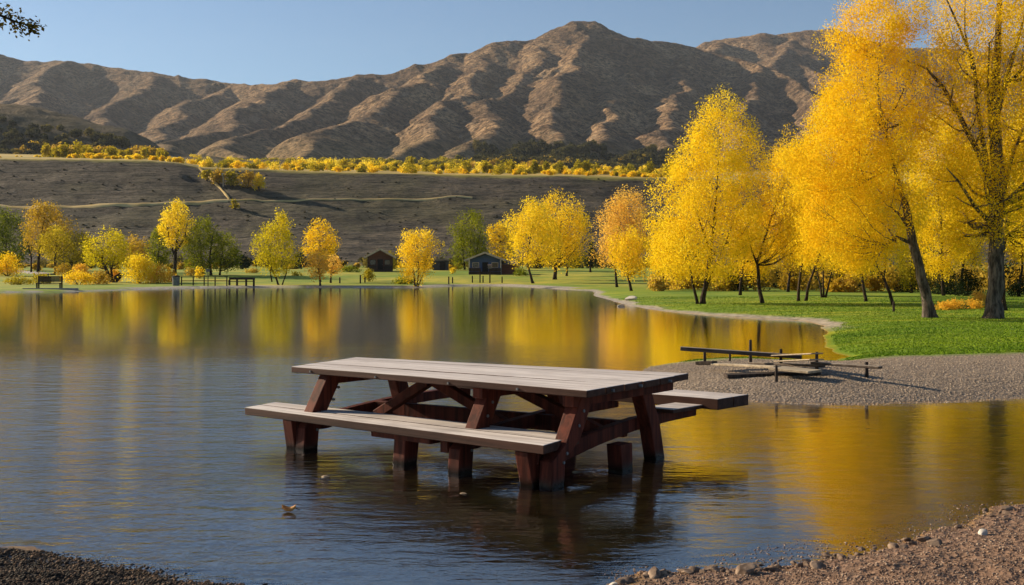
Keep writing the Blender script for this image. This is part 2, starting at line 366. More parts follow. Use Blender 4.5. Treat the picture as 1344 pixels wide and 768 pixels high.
def polar(name, az0, az1, na, radii, fn, mat, smooth=True):
    az = np.linspace(R(az0), R(az1), na); A, Q = np.meshgrid(az, radii); x = np.sin(A) * Q; y = np.cos(A) * Q
    z, at = fn(x, y); V = np.stack([x, y, z], -1).reshape(-1, 3); nr = len(radii)
    i = (np.arange(nr - 1)[:, None] * na + np.arange(na - 1)[None, :]).ravel()
    Fa = np.stack([i, i + 1, i + na + 1, i + na], -1)[:, ::-1]
    me = np_mesh(name, V, Fa, {k: ('POINT', v.ravel()) for k, v in at.items()})
    return link_mesh(name, me, mat, smooth=smooth)
rad = np.concatenate([np.geomspace(.6, 4.8, 30)[:-1], np.geomspace(4.8, 20, 190)[:-1], np.geomspace(20, 140, 170)[:-1], np.linspace(140, 480, 170)[:-1], np.linspace(480, 1250, 60)])
g = polar('ground', -72, 72, 1150, rad, lambda x, y: terrain(x, y, True), M_ground); tag(g, kind='structure')
me = bpy.data.meshes.new('lake_water'); me.from_pydata([(-420, 1.2, 0), (90, 1.2, 0), (90, 145, 0), (-420, 145, 0)], [], [(0, 1, 2, 3)])
tag(link_mesh('lake_water', me, M_water), kind='structure')

# ------------------------------------------------------------------ mountains (ridge skeleton: crest, spurs, side spurs)
def seg_field(x, y, segs, k):
    h = np.full(x.shape, -1e9)
    for (a, b, kk) in segs:
        ex, ey = b[0] - a[0], b[1] - a[1]
        t = np.clip(((x - a[0]) * ex + (y - a[1]) * ey) / (ex * ex + ey * ey + 1e-9), 0, 1)
        d = np.sqrt((x - a[0] - t * ex) ** 2 + (y - a[1] - t * ey) ** 2)
        h = np.maximum(h, a[2] + t * (b[2] - a[2]) - k * kk * (np.sqrt(d * d + 100) - 10))
    return h
def path3(p): return [tuple(atY(*q)) for q in p]
rnd = random.Random(4)
def jag(pts, amp, n=3):
    out = [pts[0]]
    for a, b in zip(pts, pts[1:]):
        for k in range(1, n + 1):
            t = k / n; p = [a[i] + (b[i] - a[i]) * t for i in range(3)]
            if k < n: p[0] += rnd.uniform(-amp, amp); p[1] += rnd.uniform(-amp, amp)
            out.append(tuple(p))
    return out
crest = [(-900,95,2600),(-400,48,2600),(-150,52,2600),(0,66,2600),(50,74,2600),(125,81,2550),(215,92,2450),(300,108,2400),(335,107,2300),(385,104,2250),(430,102,2200),(470,96,2200),(505,93,2200),(540,84,2200),(585,70,2200),
  (620,67,2250),(650,51,2250),(705,47,2300),(725,33,2300),(745,26,2300),(768,26,2300),(800,39,2350),(835,49,2350),(900,56,2450),(915,60,2450),(960,72,2350),(1010,90,2200)]
crest2 = [(880,62,3000),(918,57,3000),(932,51,2950),(960,46,2950),(1018,38,2900),(1032,41,2900),(1062,34,2900),(1100,37,2900),(1200,60,2900),(1344,70,2900),(1500,50,2900),(1900,90,2900),(2500,140,2900)]
spurs = [[(-250,55,2600),(-280,100,2100),(-330,150,1500)], [(-60,60,2600),(-110,100,2100),(-150,150,1500)],
 [(100,79,2550),(60,105,2200),(30,135,1800),(10,160,1450)],
 [(215,92,2450),(175,120,2150),(140,150,1800),(118,180,1450)],
 [(300,108,2400),(255,130,2050),(215,160,1700),(195,188,1350)],
 [(385,104,2250),(340,118,2000),(290,150,1650),(240,180,1350),(205,203,1080)],
 [(470,96,2200),(430,118,1900),(385,150,1600),(330,180,1300),(290,203,1070)],
 [(575,73,2200),(545,92,1980),(505,125,1700),(455,160,1400),(395,203,1060)],
 [(620,67,2250),(612,95,1950),(585,130,1650),(555,165,1350),(520,203,1060)],
 [(705,47,2300),(690,78,2050),(668,112,1800),(640,150,1450),(600,203,1060)],
 [(757,26,2300),(752,60,2080),(728,100,1800),(712,150,1450),(690,204,1060)],
 [(800,39,2350),(815,75,2100),(800,120,1750),(790,160,1400),(768,206,1060)],
 [(880,54,2420),(893,80,2200),(896,112,1900),(880,150,1550),(850,206,1080)],
 [(985,80,2280),(985,110,2000),(975,150,1600),(960,206,1100)],
 [(1010,90,2200),(1080,120,1900),(1120,160,1500),(1150,210,1100)],
 [(1062,34,2900),(1035,60,2750),(1000,80,2550)], [(960,46,2950),(945,62,2800)],
 [(1344,70,2900),(1300,110,2200),(1260,180,1300)], [(1600,60,2900),(1560,120,2100),(1500,190,1300)]]
segs = []
for c in (crest, crest2):
    p = jag(path3(c), 0, 1); segs += [(a, b, 1.) for a, b in zip(p, p[1:])]
for s in spurs:
    p = jag(path3(s), 16, 3); segs += [(a, b, 1.05) for a, b in zip(p, p[1:])]
    for i in range(1, len(p) - 1):
        dx, dy = p[i+1][0] - p[i-1][0], p[i+1][1] - p[i-1][1]; L = math.hypot(dx, dy); dx, dy = dx / L, dy / L
        for sgn in (-1, 1):
            if rnd.random() < .35 or i < 3: continue
            an = sgn * rnd.uniform(.45, .95); ux, uy = dx * cos(an) - dy * sin(an), dx * sin(an) + dy * cos(an)
            ln = rnd.uniform(140, 380); dr = rnd.uniform(.46, .54); tt = rnd.uniform(0, .8)
            q0 = tuple(p[i][j] + (p[i+1][j] - p[i][j]) * tt for j in range(3))
            q1 = (q0[0] + ux * ln * .5 + rnd.uniform(-12, 12), q0[1] + uy * ln * .5, q0[2] - dr * ln * .5)
            q2 = (q0[0] + ux * ln, q0[1] + uy * ln - ln * .1, q0[2] - dr * ln)
            segs += [(q0, q1, 1.), (q1, q2, 1.)]
def mountain(x, y):
    wx = x + 60 * fbm(x, y, 330, 5, 101); wy = y + 50 * fbm(x, y, 330, 5, 131)
    h = seg_field(wx, wy, segs, .62)
    floor = 1.5 + (HY - np.interp(CX + F * x / y, [-1500, 0, 700, 860, 1000, 1344, 3000], [200, 203, 207, 219, 224, 229, 235])) / F * y
    d = h - floor; fade = sm(-20, 90, d)
    e = np.where(d > 0, d, d * .02)
    h = floor + e - 8
    h = h + fade * (fbm(x, y, 190, 4, 151, True) * 7 + fbm(x + .35 * y, y * .28, 60, 5, 161, True) * 4.5 + fbm(x, y, 14, 3, 163) * 1.6)
    return h, dict(low=sm(45, 0, d) * .7)
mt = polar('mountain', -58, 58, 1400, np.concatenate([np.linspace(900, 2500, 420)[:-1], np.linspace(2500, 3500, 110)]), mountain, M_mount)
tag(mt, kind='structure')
# low dark foothill in front of the left mountain
hx = np.array([(-1500,90),(-500,120),(-200,128),(0,138),(50,147),(110,163),(165,180),(190,192),(215,206),(300,216),(3000,220)])
def hill(x, y):
    px = CX + F * x / y; yy = np.interp(px, hx[:, 0], hx[:, 1]); t = sm(690, 900, y) * sm(1230, 960, y) 
    base = 1.5 + (HY - 204) / F * y; top = 1.5 + (HY - yy) / F * 900
    return base - 9 + np.maximum(top - base + 9, 0) * t + fbm(x, y, 60, 5, 171) * 7 * t, {}
hl = polar('foothill', -58, -12, 330, np.linspace(600, 1400, 130), hill, M_hill); tag(hl, kind='structure')

# ------------------------------------------------------------------ dirt track and path
def strip(name, pts, wd, mat, lift=.05, kind='structure'):
    mb = MB(); P = []
    for (a, b) in zip(pts, pts[1:]):
        n = max(2, int((Vector(b) - Vector(a)).length / 1.5)); P += [Vector(a).lerp(Vector(b), i / n) for i in range(n)]
    P.append(Vector(pts[-1])); K = 5
    for i, p in enumerate(P):
        d = (P[min(i+1, len(P)-1)] - P[max(i-1, 0)]); d.z = 0; d.normalize(); sv_ = Vector((d.y, -d.x, 0)); ww = wd * (1 + .25 * sin(i * .7) + .15 * sin(i * .23))
        for k in range(K):
            q = p + sv_ * ww * (k / (K - 1) - .5); mb.v.append((q.x, q.y, gz(q.x, q.y) + lift + (.12 if 0 < k < K - 1 else -.1)))
    for i in range(len(P) - 1):
        for k in range(K - 1): a = i * K + k; mb.f.append((a, a+1, a+K+1, a+K))
    return tag(mb.build(name, mat, smooth=True), kind=kind)
def hit(x, y, y0=SB - 60, y1=ST + 400):
    """first point of the terrain along the ray through a photo pixel"""
    Ys = np.linspace(y0, y1, 1500); z = terrain((x - CX) / F * Ys, Ys); r = H + (HY - y) / F * Ys
    k = np.argmax(z > r); Yk = Ys[k] if z[k] > r[k] else y1
    return Vector(((x - CX) / F * Yk, Yk, gz((x - CX) / F * Yk, Yk)))
strip('dirt_track', [hit(x, y) for x, y in ((-500,266),(-250,269),(-100,270),(0,270.5),(60,271),(120,271),(180,269.5),(240,267),(275,264.5),(300,263.5))], 2.6, M_track, .1)
strip('dirt_track', [hit(x, y) for x, y in ((300,263.5),(330,262.5),(400,263),(480,263),(560,262.5),(620,260))], 1.1, M_track, .1)
strip('gully_path', [hit(x, y) for x, y in ((262,221),(276,234),(290,248),(301,262))], .9, M_track, .1)
def lake_hit(x, y, y0=60, y1=250): return hit(x, y, y0, y1)
strip('gravel_path', [lake_hit(x, y) for x, y in ((-150,358),(-40,357),(20,356.5),(45,358),(62,361))], 3.2, M_path, .06)

# ------------------------------------------------------------------ trees
def leaf_cloud(rg, cen, sig, per, lsz, tint_c, up=.25, squash=1.0):
    """cen (n,3) clump centres, sig (n,3) spreads, per leaves per clump"""
    n = len(cen); k = np.repeat(np.arange(n), per); m = len(k)
    g3 = rg.normal(size=(m, 3)); rr = np.linalg.norm(g3, axis=1, keepdims=True); g3 = g3 / rr * np.minimum(rr, 2.1)
    P = cen[k] + g3 * sig[k]
    d = rg.normal(size=(m, 3)); d[:, 2] += up; d /= np.linalg.norm(d, axis=1, keepdims=True)
    e = np.cross(d, rg.normal(size=(m, 3))); e /= np.linalg.norm(e, axis=1, keepdims=True)
    s = lsz * rg.uniform(.6, 1.35, (m, 1)); a = d * s * .62; b = e * s * .40
    V = np.stack([P - a, P - a * .1 + b, P + a, P - a * .1 - b], 1).reshape(-1, 3)
    Fa = np.arange(m * 4).reshape(m, 4)
    tint = np.clip(tint_c[k] + rg.normal(size=m) * .09, 0, 1)
    return V, Fa, tint

def tree(name, label, cat, base, rows, mat, trunks=None, bark_m=None, seed=1, leafpx=1.65, dens=1.0, depth=1.0, group=None, tw=3.0, limbs=26, Y=None, clump=.11, shell=.35, tintoff=.5, sweep=.75, flat_rows=True):
    """base: photo px of the foot; rows: crown outline (row, left, right) in photo px at the tree's own distance"""
    rg = np.random.default_rng(seed); rn = random.Random(seed)
    b = hit(base[0], base[1], 14, 250) if Y is None else Vector(((base[0] - CX) / F * Y, Y, 0))
    Y = b.y; b.z = gz(b.x, b.y); s = Y / F
    root = empty(name, b, label, cat, group)
    rows = np.array(sorted(rows), float)
    if group and 'far shore' in group: m_ = rows[:, 1:].mean(1, keepdims=True); rows[:, 1:] = m_ + (rows[:, 1:] - m_) * 1.10
    zz = H + (HY - rows[:, 0]) * s; xl = (rows[:, 1] - CX) * s; xr = (rows[:, 2] - CX) * s
    o = np.argsort(zz); zz, xl, xr = zz[o], xl[o], xr[o]; cx, hw = (xl + xr) / 2, (xr - xl) / 2
    area = np.trapezoid(xr - xl, zz) if hasattr(np, 'trapezoid') else np.trapz(xr - xl, zz)
    W = hw.max(); cs = clump * 2 * W * .5 + .05
    ncl = int(max(26, 4.2 * area / (cs * cs * 4))); ncl = min(ncl, 1100)
    cz = rg.uniform(zz[0], zz[-1], ncl * 6); wr = np.interp(cz, zz, hw); keep = rg.uniform(0, 1, ncl * 6) < (wr / W) ** 1.6 + .03; cz = cz[keep][:ncl]; ncl = len(cz)
    wr = np.interp(cz, zz, hw); cc = np.interp(cz, zz, cx)
    th = rg.uniform(0, 2 * pi, ncl); lob = 1 + .16 * np.sin(th * 3 + cz / W * 4 + seed) + .10 * np.sin(th * 5 - cz / W * 7)
    rr = wr * lob * (rg.uniform(0, 1, ncl) ** shell) * np.where(rg.uniform(0, 1, ncl) < .12, 1.10, .93)
    rr = np.maximum(rr - cs * .6, 0)
    cen = np.stack([cc + rr * np.cos(th), Y + rr * np.sin(th) * depth, cz], -1)
    sc = cs * rg.uniform(.55, 1.25, ncl)
    sig = np.stack([sc * .85, sc * .85, sc * 1.05], -1)
    total = area / (s * s) / (leafpx ** 2 * .5) * 3.6 * dens
    per = np.maximum((total / ncl * (sc / cs) ** 2).astype(int), 4)
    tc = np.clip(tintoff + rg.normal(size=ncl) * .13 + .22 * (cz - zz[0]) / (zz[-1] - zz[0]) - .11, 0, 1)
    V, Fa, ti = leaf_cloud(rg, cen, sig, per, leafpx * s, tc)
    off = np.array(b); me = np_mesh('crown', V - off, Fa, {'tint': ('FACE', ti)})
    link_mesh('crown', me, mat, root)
    # trunk with its limbs
    mb = MB(); tp = []
    if not trunks:
        topz = zz[0] + (zz[-1] - zz[0]) * .8; xt = np.interp(topz, zz, cx)
        pts = []
        for i in range(8):
            t = i / 7; z = b.z - .1 + (topz - b.z) * t
            pts.append(Vector((b.x + (xt - b.x) * t ** 1.3 + rn.uniform(-1, 1) * .01 * (topz - b.z), Y + rn.uniform(-1, 1) * .01 * (topz - b.z), z)))
        trunks = None; polys = [(pts, [tw * s * .5 * (1.25 if i == 0 else 1) * (1 - .85 * i / 7) for i in range(8)])]
    else:
        polys = []
        for ti_, t in enumerate(trunks):
            pts = []; rd = []; dy = 0 if ti_ == 0 else rn.uniform(-.3, .3)
            for j, (x, y, wpx) in enumerate(t):
                p = atY(x, y, Y); p.y += dy * min(1, j / 2) * W * .6
                if j == 0 and y >= base[1] - 3: p.z = b.z - .12
                pts.append(p); rd.append(wpx * s * .5)
            # subdivide with a little wobble
            P2 = [pts[0]]; R2 = [rd[0] * 1.25 if t[0][1] >= base[1] - 3 else rd[0]]
            for j in range(len(pts) - 1):
                for q in (1, 2, 3):
                    u = q / 3; p = pts[j].lerp(pts[j+1], u)
                    if q < 3: p += Vector((rn.uniform(-1, 1), rn.uniform(-1, 1), 0)) * (rd[j] * .22)
                    P2.append(p); R2.append(rd[j] * (1 - u) + rd[j+1] * u)
            polys.append((P2, R2))
    nodes = []
    for P, Rd in polys:
        mb.tube(P, Rd, 9 if tw > 6 else 6, wob=.08 if tw > 6 else 0, rnd=rn)
        nodes += [(p, r) for p, r in zip(P, Rd)]
    zc0 = zz[0] + (.07 if tw > 7 else -.06) * (zz[-1] - zz[0])
    idx = list(range(ncl)); rn.shuffle(idx); ends = []
    for i in idx[:limbs]:
        c = Vector(cen[i]); cand = [(p, r) for p, r in nodes if p.z < c.z - .15 * (c.xy - p.xy).length and p.z > zc0] or [(p, r) for p, r in nodes if p.z > zc0] or nodes
        p, r = min(cand, key=lambda q: abs((c.z - q[0].z) - sweep * (c.xy - q[0].xy).length - .02 * W) + .4 * (c - q[0]).length)
        r0 = min(r * .55, tw * s * .22); mid = p.lerp(c, .5) + Vector((rn.uniform(-.08, .08) * W, rn.uniform(-.08, .08) * W, -.10 * (c - p).length))
        P = [p, p.lerp(mid, .5) + Vector((0, 0, -.02 * W)), mid, mid.lerp(c, .6) + Vector((0, 0, .03 * W)), c]
        Rd = [r0, r0 * .8, r0 * .55, r0 * .35, r0 * .12]; mb.tube(P, Rd, 5, cap=False)
        ends += [(P[2], r0 * .45), (P[3], r0 * .3)]
    for i in idx[limbs:limbs * 3]:
        if not ends: break
        c = Vector(cen[i]); p, r = min(ends, key=lambda q: (c - q[0]).length + (2 * W if q[0].z > c.z else 0))
        m = p.lerp(c, .5) + Vector((0, 0, -.06 * (c - p).length)); mb.tube([p, m, c], [r, r * .6, r * .15], 4, cap=False)
    mb.build('trunk', bark_m or bark, root, off=b, smooth=True)
    return root

# ---- far bank, left to right (foot px, crown rows px)
G_far = 'trees along the far shore'
tree('willow_tree', 'dark olive tree at the far left edge of the far shore', 'tree', (8,349), [(274,2,16),(285,-10,26),(305,-18,36),(325,-24,44),(340,-18,40),(346,-8,30)], L_grn, seed=11, tintoff=.15, group=G_far, Y=185)
tree('cottonwood_tree', 'tall muted gold tree behind the lone bench on the far shore', 'tree', (50,357), [(264,52,64),(275,36,78),(292,31,92),(310,34,90),(322,34,82),(332,40,76)], L_mute, [[(50,357,4),(51,335,3.2),(56,300,2),(60,278,1)],[(41,358,2.4),(42,338,2),(38,318,1.2)]], seed=12, group=G_far, Y=165)
tree('cottonwood_tree', 'small gold green tree just right of the tall muted gold one', 'tree', (72,360), [(300,62,84),(312,54,95),(326,54,97),(338,58,92),(343,66,84)], L_olive, seed=13, tintoff=.75, group=G_far, Y=155)
tree('cottonwood_tree', 'olive tree left of the leaning dark trunked tree', 'tree', (93,357), [(303,92,108),(312,82,118),(328,78,122),(338,82,116),(344,88,108)], L_olive, seed=14, tintoff=.5, group=G_far, Y=165)
tree('leaning_willow', 'round gold tree on a forked black trunk leaning over the far shore', 'tree', (147,371), [(305,134,156),(314,118,166),(326,108,172),(338,110,172),(348,120,168),(354,132,160)], L_lime,
     [[(149,371,8),(141,358,5),(135,345,3.4),(133,330,1.6)],[(148,370,9),(154,364,8.5),(158,360,6)],[(147,363,4),(146,354,2.6),(150,340,1.5)]], seed=15, tintoff=.35, tw=4, group=G_far)
tree('cottonwood_tree', 'dull gold tree behind the yellow shrubs in mid left', 'tree', (178,356), [(311,168,190),(322,158,198),(338,156,200),(350,160,198)], L_mute, seed=16, group=G_far, Y=170)
tree('poplar_tree', 'bright yellow tall tree on a black trunk between two green trees', 'tree', (229,353), [(264,230,244),(273,214,250),(288,210,252),(303,211,250),(316,214,246),(326,220,240)], L_yel,
     [[(229,353,5.5),(230,335,4.5),(233,310,3),(238,285,1.4)],[(229,334,3.5),(222,318,2),(220,298,1)],[(231,330,3),(243,312,1.8),(246,295,.9)]], seed=17, tintoff=.6, tw=4.5, group=G_far, Y=150)
tree('willow_tree', 'green tree close behind the left side of the bright yellow tall tree', 'tree', (206,356), [(294,206,220),(304,198,224),(322,193,226),(338,194,226),(348,200,222)], L_grn, seed=18, tintoff=.55, group=G_far, Y=160)
tree('willow_tree', 'large round green tree right of the bright yellow tall tree', 'tree', (270,358), [(287,256,274),(298,244,284),(314,238,290),(332,238,292),(346,244,290),(354,254,282)], L_grn, [[(267,358,4),(264,335,3),(262,310,1.2)],[(277,358,4),(276,335,3),(280,310,1.2)]], seed=19, tintoff=.48, group=G_far, Y=152)
tree('willow_tree', 'smaller green tree at the right end of the green clump', 'tree', (288,356), [(305,288,302),(315,280,310),(330,277,316),(344,280,315),(353,288,306)], L_grn, seed=20, tintoff=.45, group=G_far, Y=154)
tree('poplar_tree', 'yellow upright tree on splayed trunks at the waters edge right of the railing', 'tree', (362,374), [(283,364,374),(292,350,380),(306,340,385),(322,334,388),(338,332,390),(350,338,388),(357,346,380)], L_lime,
     [[(366,374,3),(362,364,2.6),(356,352,2),(354,325,1)],[(357,370,2.2),(354,352,1.8),(350,335,1)],[(370,372,2),(376,358,1.6),(377,335,.9)]], seed=21, tintoff=.35, tw=3, group=G_far)
tree('poplar_tree', 'orange gold tree standing behind the two small orange trees', 'tree', (420,365), [(289,414,428),(300,404,434),(314,398,440),(328,398,444),(338,404,440)], L_gold, seed=22, tintoff=.4, group=G_far, Y=128)
tree('maple_sapling', 'small pale orange tree at the waters edge left of centre', 'tree', (420,375), [(329,412,424),(337,402,432),(348,399,434),(358,402,432),(365,408,428)], L_org, seed=23, tintoff=.7, group=G_far)
tree('maple_sapling', 'smallest pinkish orange tree right beside the pale orange one', 'tree', (434,373), [(333,430,442),(342,426,448),(352,426,450),(360,430,447)], L_pink, seed=24, tintoff=.6, group=G_far, Y=122)
tree('maple_tree', 'full orange yellow tree at the waters edge between the two cabins', 'tree', (546,376), [(304,530,568),(314,524,576),(330,522,574),(346,521,570),(358,524,566),(368,530,560)], L_gold,
     [[(545,376,2.4),(543,358,2),(534,335,1)],[(547,375,2),(550,355,1.6),(548,325,.9)],[(548,375,2),(556,358,1.4),(562,330,.8)]], seed=25, tintoff=.6, group=G_far)
tree('willow_tree', 'tall green tree behind the blue cabin', 'tree', (615,357), [(281,606,628),(290,596,638),(306,591,643),(324,588,644),(340,590,642),(350,596,636)], L_grn,
     [[(610,357,2.4),(608,330,2),(602,300,1)],[(616,357,2.4),(617,330,2),(618,298,1)],[(623,357,2.2),(626,330,1.6),(632,300,.8)]], seed=26, tintoff=.5, group=G_far, Y=190)
tree('poplar_tree', 'gold tree peeking out right of the tall green tree', 'tree', (655,357), [(292,648,664),(302,641,672),(318,640,676),(334,642,676),(345,648,670)], L_gold, seed=27, tintoff=.35, group=G_far, Y=185)
tree('cottonwood_tree', 'bright yellow tree on a thin leaning trunk at the lawn tip', 'tree', (700,372), [(264,692,706),(275,676,724),(294,667,736),(315,662,738),(334,666,734),(346,676,724)], L_yel,
     [[(700,373,4),(695,357,3),(692,340,2.2),(698,300,1.2)]], seed=28, tintoff=.5, group=G_far, dens=1.1)
tree('cottonwood_tree', 'domed yellow tree with a dark many stemmed trunk showing through its crown', 'tree', (728,367), [(254,724,744),(264,706,760),(282,698,771),(302,697,776),(322,704,774),(338,712,768),(347,720,756)], L_gold,
     [[(728,367,5.5),(729,350,4.5),(733,325,3),(737,290,1.4)],[(728,350,3.6),(723,325,2.2),(722,290,1)],[(732,335,2.4),(742,310,1.4),(748,285,.7)]], seed=29, tintoff=.5, tw=4.5, dens=.85, group=G_far)
tree('spruce_tree', 'little dark green tree in the gap between the golden trees', 'tree', (775,357), [(318,773,778),(330,768,783),(342,766,786),(350,768,784)], L_dark, seed=30, group=G_far, Y=170)
tree('willow_tree', 'dim olive tree tucked under the right side of the domed yellow tree', 'tree', (744,364), [(312,738,752),(322,730,764),(338,730,766),(350,738,758)], L_olive, seed=31, group=G_far, Y=150)
tree('maple_tree', 'pink topped gold tree at the left end of the right lawn', 'tree', (810,377), [(250,806,830),(262,797,848),(285,786,858),(308,779,858),(330,782,852),(345,790,846)], L_pink,
     [[(810,377,3.6),(808,358,3),(806,330,2),(815,290,1.2)]], seed=32, tintoff=.55, group='golden trees on the right lawn', dens=1.1)
tree('cottonwood_tree', 'small gold tree with a leaning trunk in front of the pink topped one', 'tree', (828,382), [(300,815,835),(312,800,850),(330,794,856),(348,800,856),(360,812,848)], L_gold,
     [[(829,382,4),(825,366,3.2),(822,352,2),(824,325,1)]], seed=33, tintoff=.5, group='golden trees on the right lawn')
# ---- right lawn
G_r = 'golden trees on the right lawn'
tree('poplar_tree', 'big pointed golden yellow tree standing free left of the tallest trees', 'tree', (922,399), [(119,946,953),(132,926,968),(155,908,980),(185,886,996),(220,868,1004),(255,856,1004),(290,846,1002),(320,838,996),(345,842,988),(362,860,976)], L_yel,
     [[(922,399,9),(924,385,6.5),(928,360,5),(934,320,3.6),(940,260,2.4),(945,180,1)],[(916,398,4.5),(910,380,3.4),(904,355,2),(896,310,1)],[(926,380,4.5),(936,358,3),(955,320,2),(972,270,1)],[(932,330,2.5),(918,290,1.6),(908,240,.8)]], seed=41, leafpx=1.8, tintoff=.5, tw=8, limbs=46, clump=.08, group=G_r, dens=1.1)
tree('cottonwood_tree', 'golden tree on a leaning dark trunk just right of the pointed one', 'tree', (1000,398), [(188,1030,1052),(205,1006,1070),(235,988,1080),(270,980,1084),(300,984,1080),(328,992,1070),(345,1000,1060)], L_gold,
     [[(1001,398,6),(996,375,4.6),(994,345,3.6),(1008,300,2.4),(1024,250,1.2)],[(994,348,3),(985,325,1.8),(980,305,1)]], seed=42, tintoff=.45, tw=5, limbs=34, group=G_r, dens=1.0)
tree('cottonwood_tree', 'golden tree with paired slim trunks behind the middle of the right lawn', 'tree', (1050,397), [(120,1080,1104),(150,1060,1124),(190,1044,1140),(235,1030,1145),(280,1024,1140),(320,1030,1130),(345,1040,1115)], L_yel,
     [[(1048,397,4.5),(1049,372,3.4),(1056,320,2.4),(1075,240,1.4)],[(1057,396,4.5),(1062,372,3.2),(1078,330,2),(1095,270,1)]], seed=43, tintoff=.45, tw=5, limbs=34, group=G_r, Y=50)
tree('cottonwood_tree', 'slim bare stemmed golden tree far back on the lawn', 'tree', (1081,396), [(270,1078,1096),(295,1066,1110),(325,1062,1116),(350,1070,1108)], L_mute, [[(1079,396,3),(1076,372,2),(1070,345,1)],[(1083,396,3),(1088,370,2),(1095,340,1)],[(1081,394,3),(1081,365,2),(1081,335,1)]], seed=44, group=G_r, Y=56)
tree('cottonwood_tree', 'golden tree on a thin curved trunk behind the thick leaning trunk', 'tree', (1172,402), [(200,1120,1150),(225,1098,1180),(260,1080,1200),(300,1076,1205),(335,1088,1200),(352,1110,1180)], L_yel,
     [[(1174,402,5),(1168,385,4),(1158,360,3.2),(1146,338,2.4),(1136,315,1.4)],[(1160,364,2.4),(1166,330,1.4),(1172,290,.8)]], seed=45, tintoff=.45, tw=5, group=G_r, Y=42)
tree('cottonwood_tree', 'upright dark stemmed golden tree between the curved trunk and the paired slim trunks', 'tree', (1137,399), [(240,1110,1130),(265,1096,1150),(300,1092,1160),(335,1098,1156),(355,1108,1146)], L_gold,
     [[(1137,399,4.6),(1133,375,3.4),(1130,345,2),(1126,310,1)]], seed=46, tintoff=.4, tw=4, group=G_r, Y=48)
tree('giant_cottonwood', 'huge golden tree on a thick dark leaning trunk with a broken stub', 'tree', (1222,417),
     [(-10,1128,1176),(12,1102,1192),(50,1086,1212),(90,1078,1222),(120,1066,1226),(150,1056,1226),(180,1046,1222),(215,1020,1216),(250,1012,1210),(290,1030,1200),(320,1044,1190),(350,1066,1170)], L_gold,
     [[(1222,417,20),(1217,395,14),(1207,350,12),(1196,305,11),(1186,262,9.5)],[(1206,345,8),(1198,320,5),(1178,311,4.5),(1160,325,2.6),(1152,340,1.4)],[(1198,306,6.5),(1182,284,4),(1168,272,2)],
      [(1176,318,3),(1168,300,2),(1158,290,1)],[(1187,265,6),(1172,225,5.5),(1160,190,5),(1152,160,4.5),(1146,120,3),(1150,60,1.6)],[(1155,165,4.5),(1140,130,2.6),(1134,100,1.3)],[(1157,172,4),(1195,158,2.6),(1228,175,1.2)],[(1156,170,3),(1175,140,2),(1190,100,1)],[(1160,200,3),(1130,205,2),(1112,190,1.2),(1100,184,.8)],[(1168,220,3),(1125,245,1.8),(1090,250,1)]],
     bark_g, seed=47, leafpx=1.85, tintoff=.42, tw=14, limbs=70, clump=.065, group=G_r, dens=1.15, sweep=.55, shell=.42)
tree('giant_cottonwood', 'tallest golden tree on a straight thick grey trunk near the right edge', 'tree', (1303,418),
     [(-110,1250,1350),(-60,1215,1400),(0,1196,1440),(50,1190,1450),(100,1196,1455),(160,1206,1450),(220,1212,1440),(270,1214,1420),(305,1222,1330),(330,1236,1290)], L_gold,
     [[(1303,418,27),(1304,395,20),(1307,340,20),(1309,270,18),(1307,200,16),(1306,120,12),(1310,40,8),(1316,-60,3)],[(1307,262,10),(1290,210,8),(1262,150,6),(1240,112,4.5),(1218,88,3),(1192,78,1.6)],[(1296,225,7),(1284,150,5.5),(1276,80,4),(1250,20,2.4),(1232,-20,1.2)],
      [(1309,150,8),(1322,90,5),(1336,30,3),(1344,-20,1.5)],[(1311,280,7),(1330,215,5),(1350,170,3.5),(1380,120,1.6)],[(1300,180,4),(1292,120,3),(1290,60,1.6)],[(1304,290,4),(1290,250,2.5),(1283,210,1.2)],[(1276,90,3),(1268,40,2),(1270,0,1)]],
     bark_g, seed=48, leafpx=1.85, tintoff=.38, tw=20, limbs=70, clump=.06, group=G_r, dens=.82, sweep=.6, shell=.45)
tree('cottonwood_tree', 'dark slim trunked tree close behind the thick grey trunk', 'tree', (1317,407), [(150,1320,1360),(190,1300,1400),(240,1290,1420),(290,1310,1410),(330,1320,1400)], L_yel,
     [[(1318,407,9),(1316,380,7),(1314,345,6),(1322,290,5),(1336,240,4),(1352,215,2.5),(1372,180,1)],[(1326,275,3.5),(1344,262,2.6),(1362,240,1.3)]], seed=49, tintoff=.55, tw=8, limbs=34, group=G_r, dens=.8, Y=36)
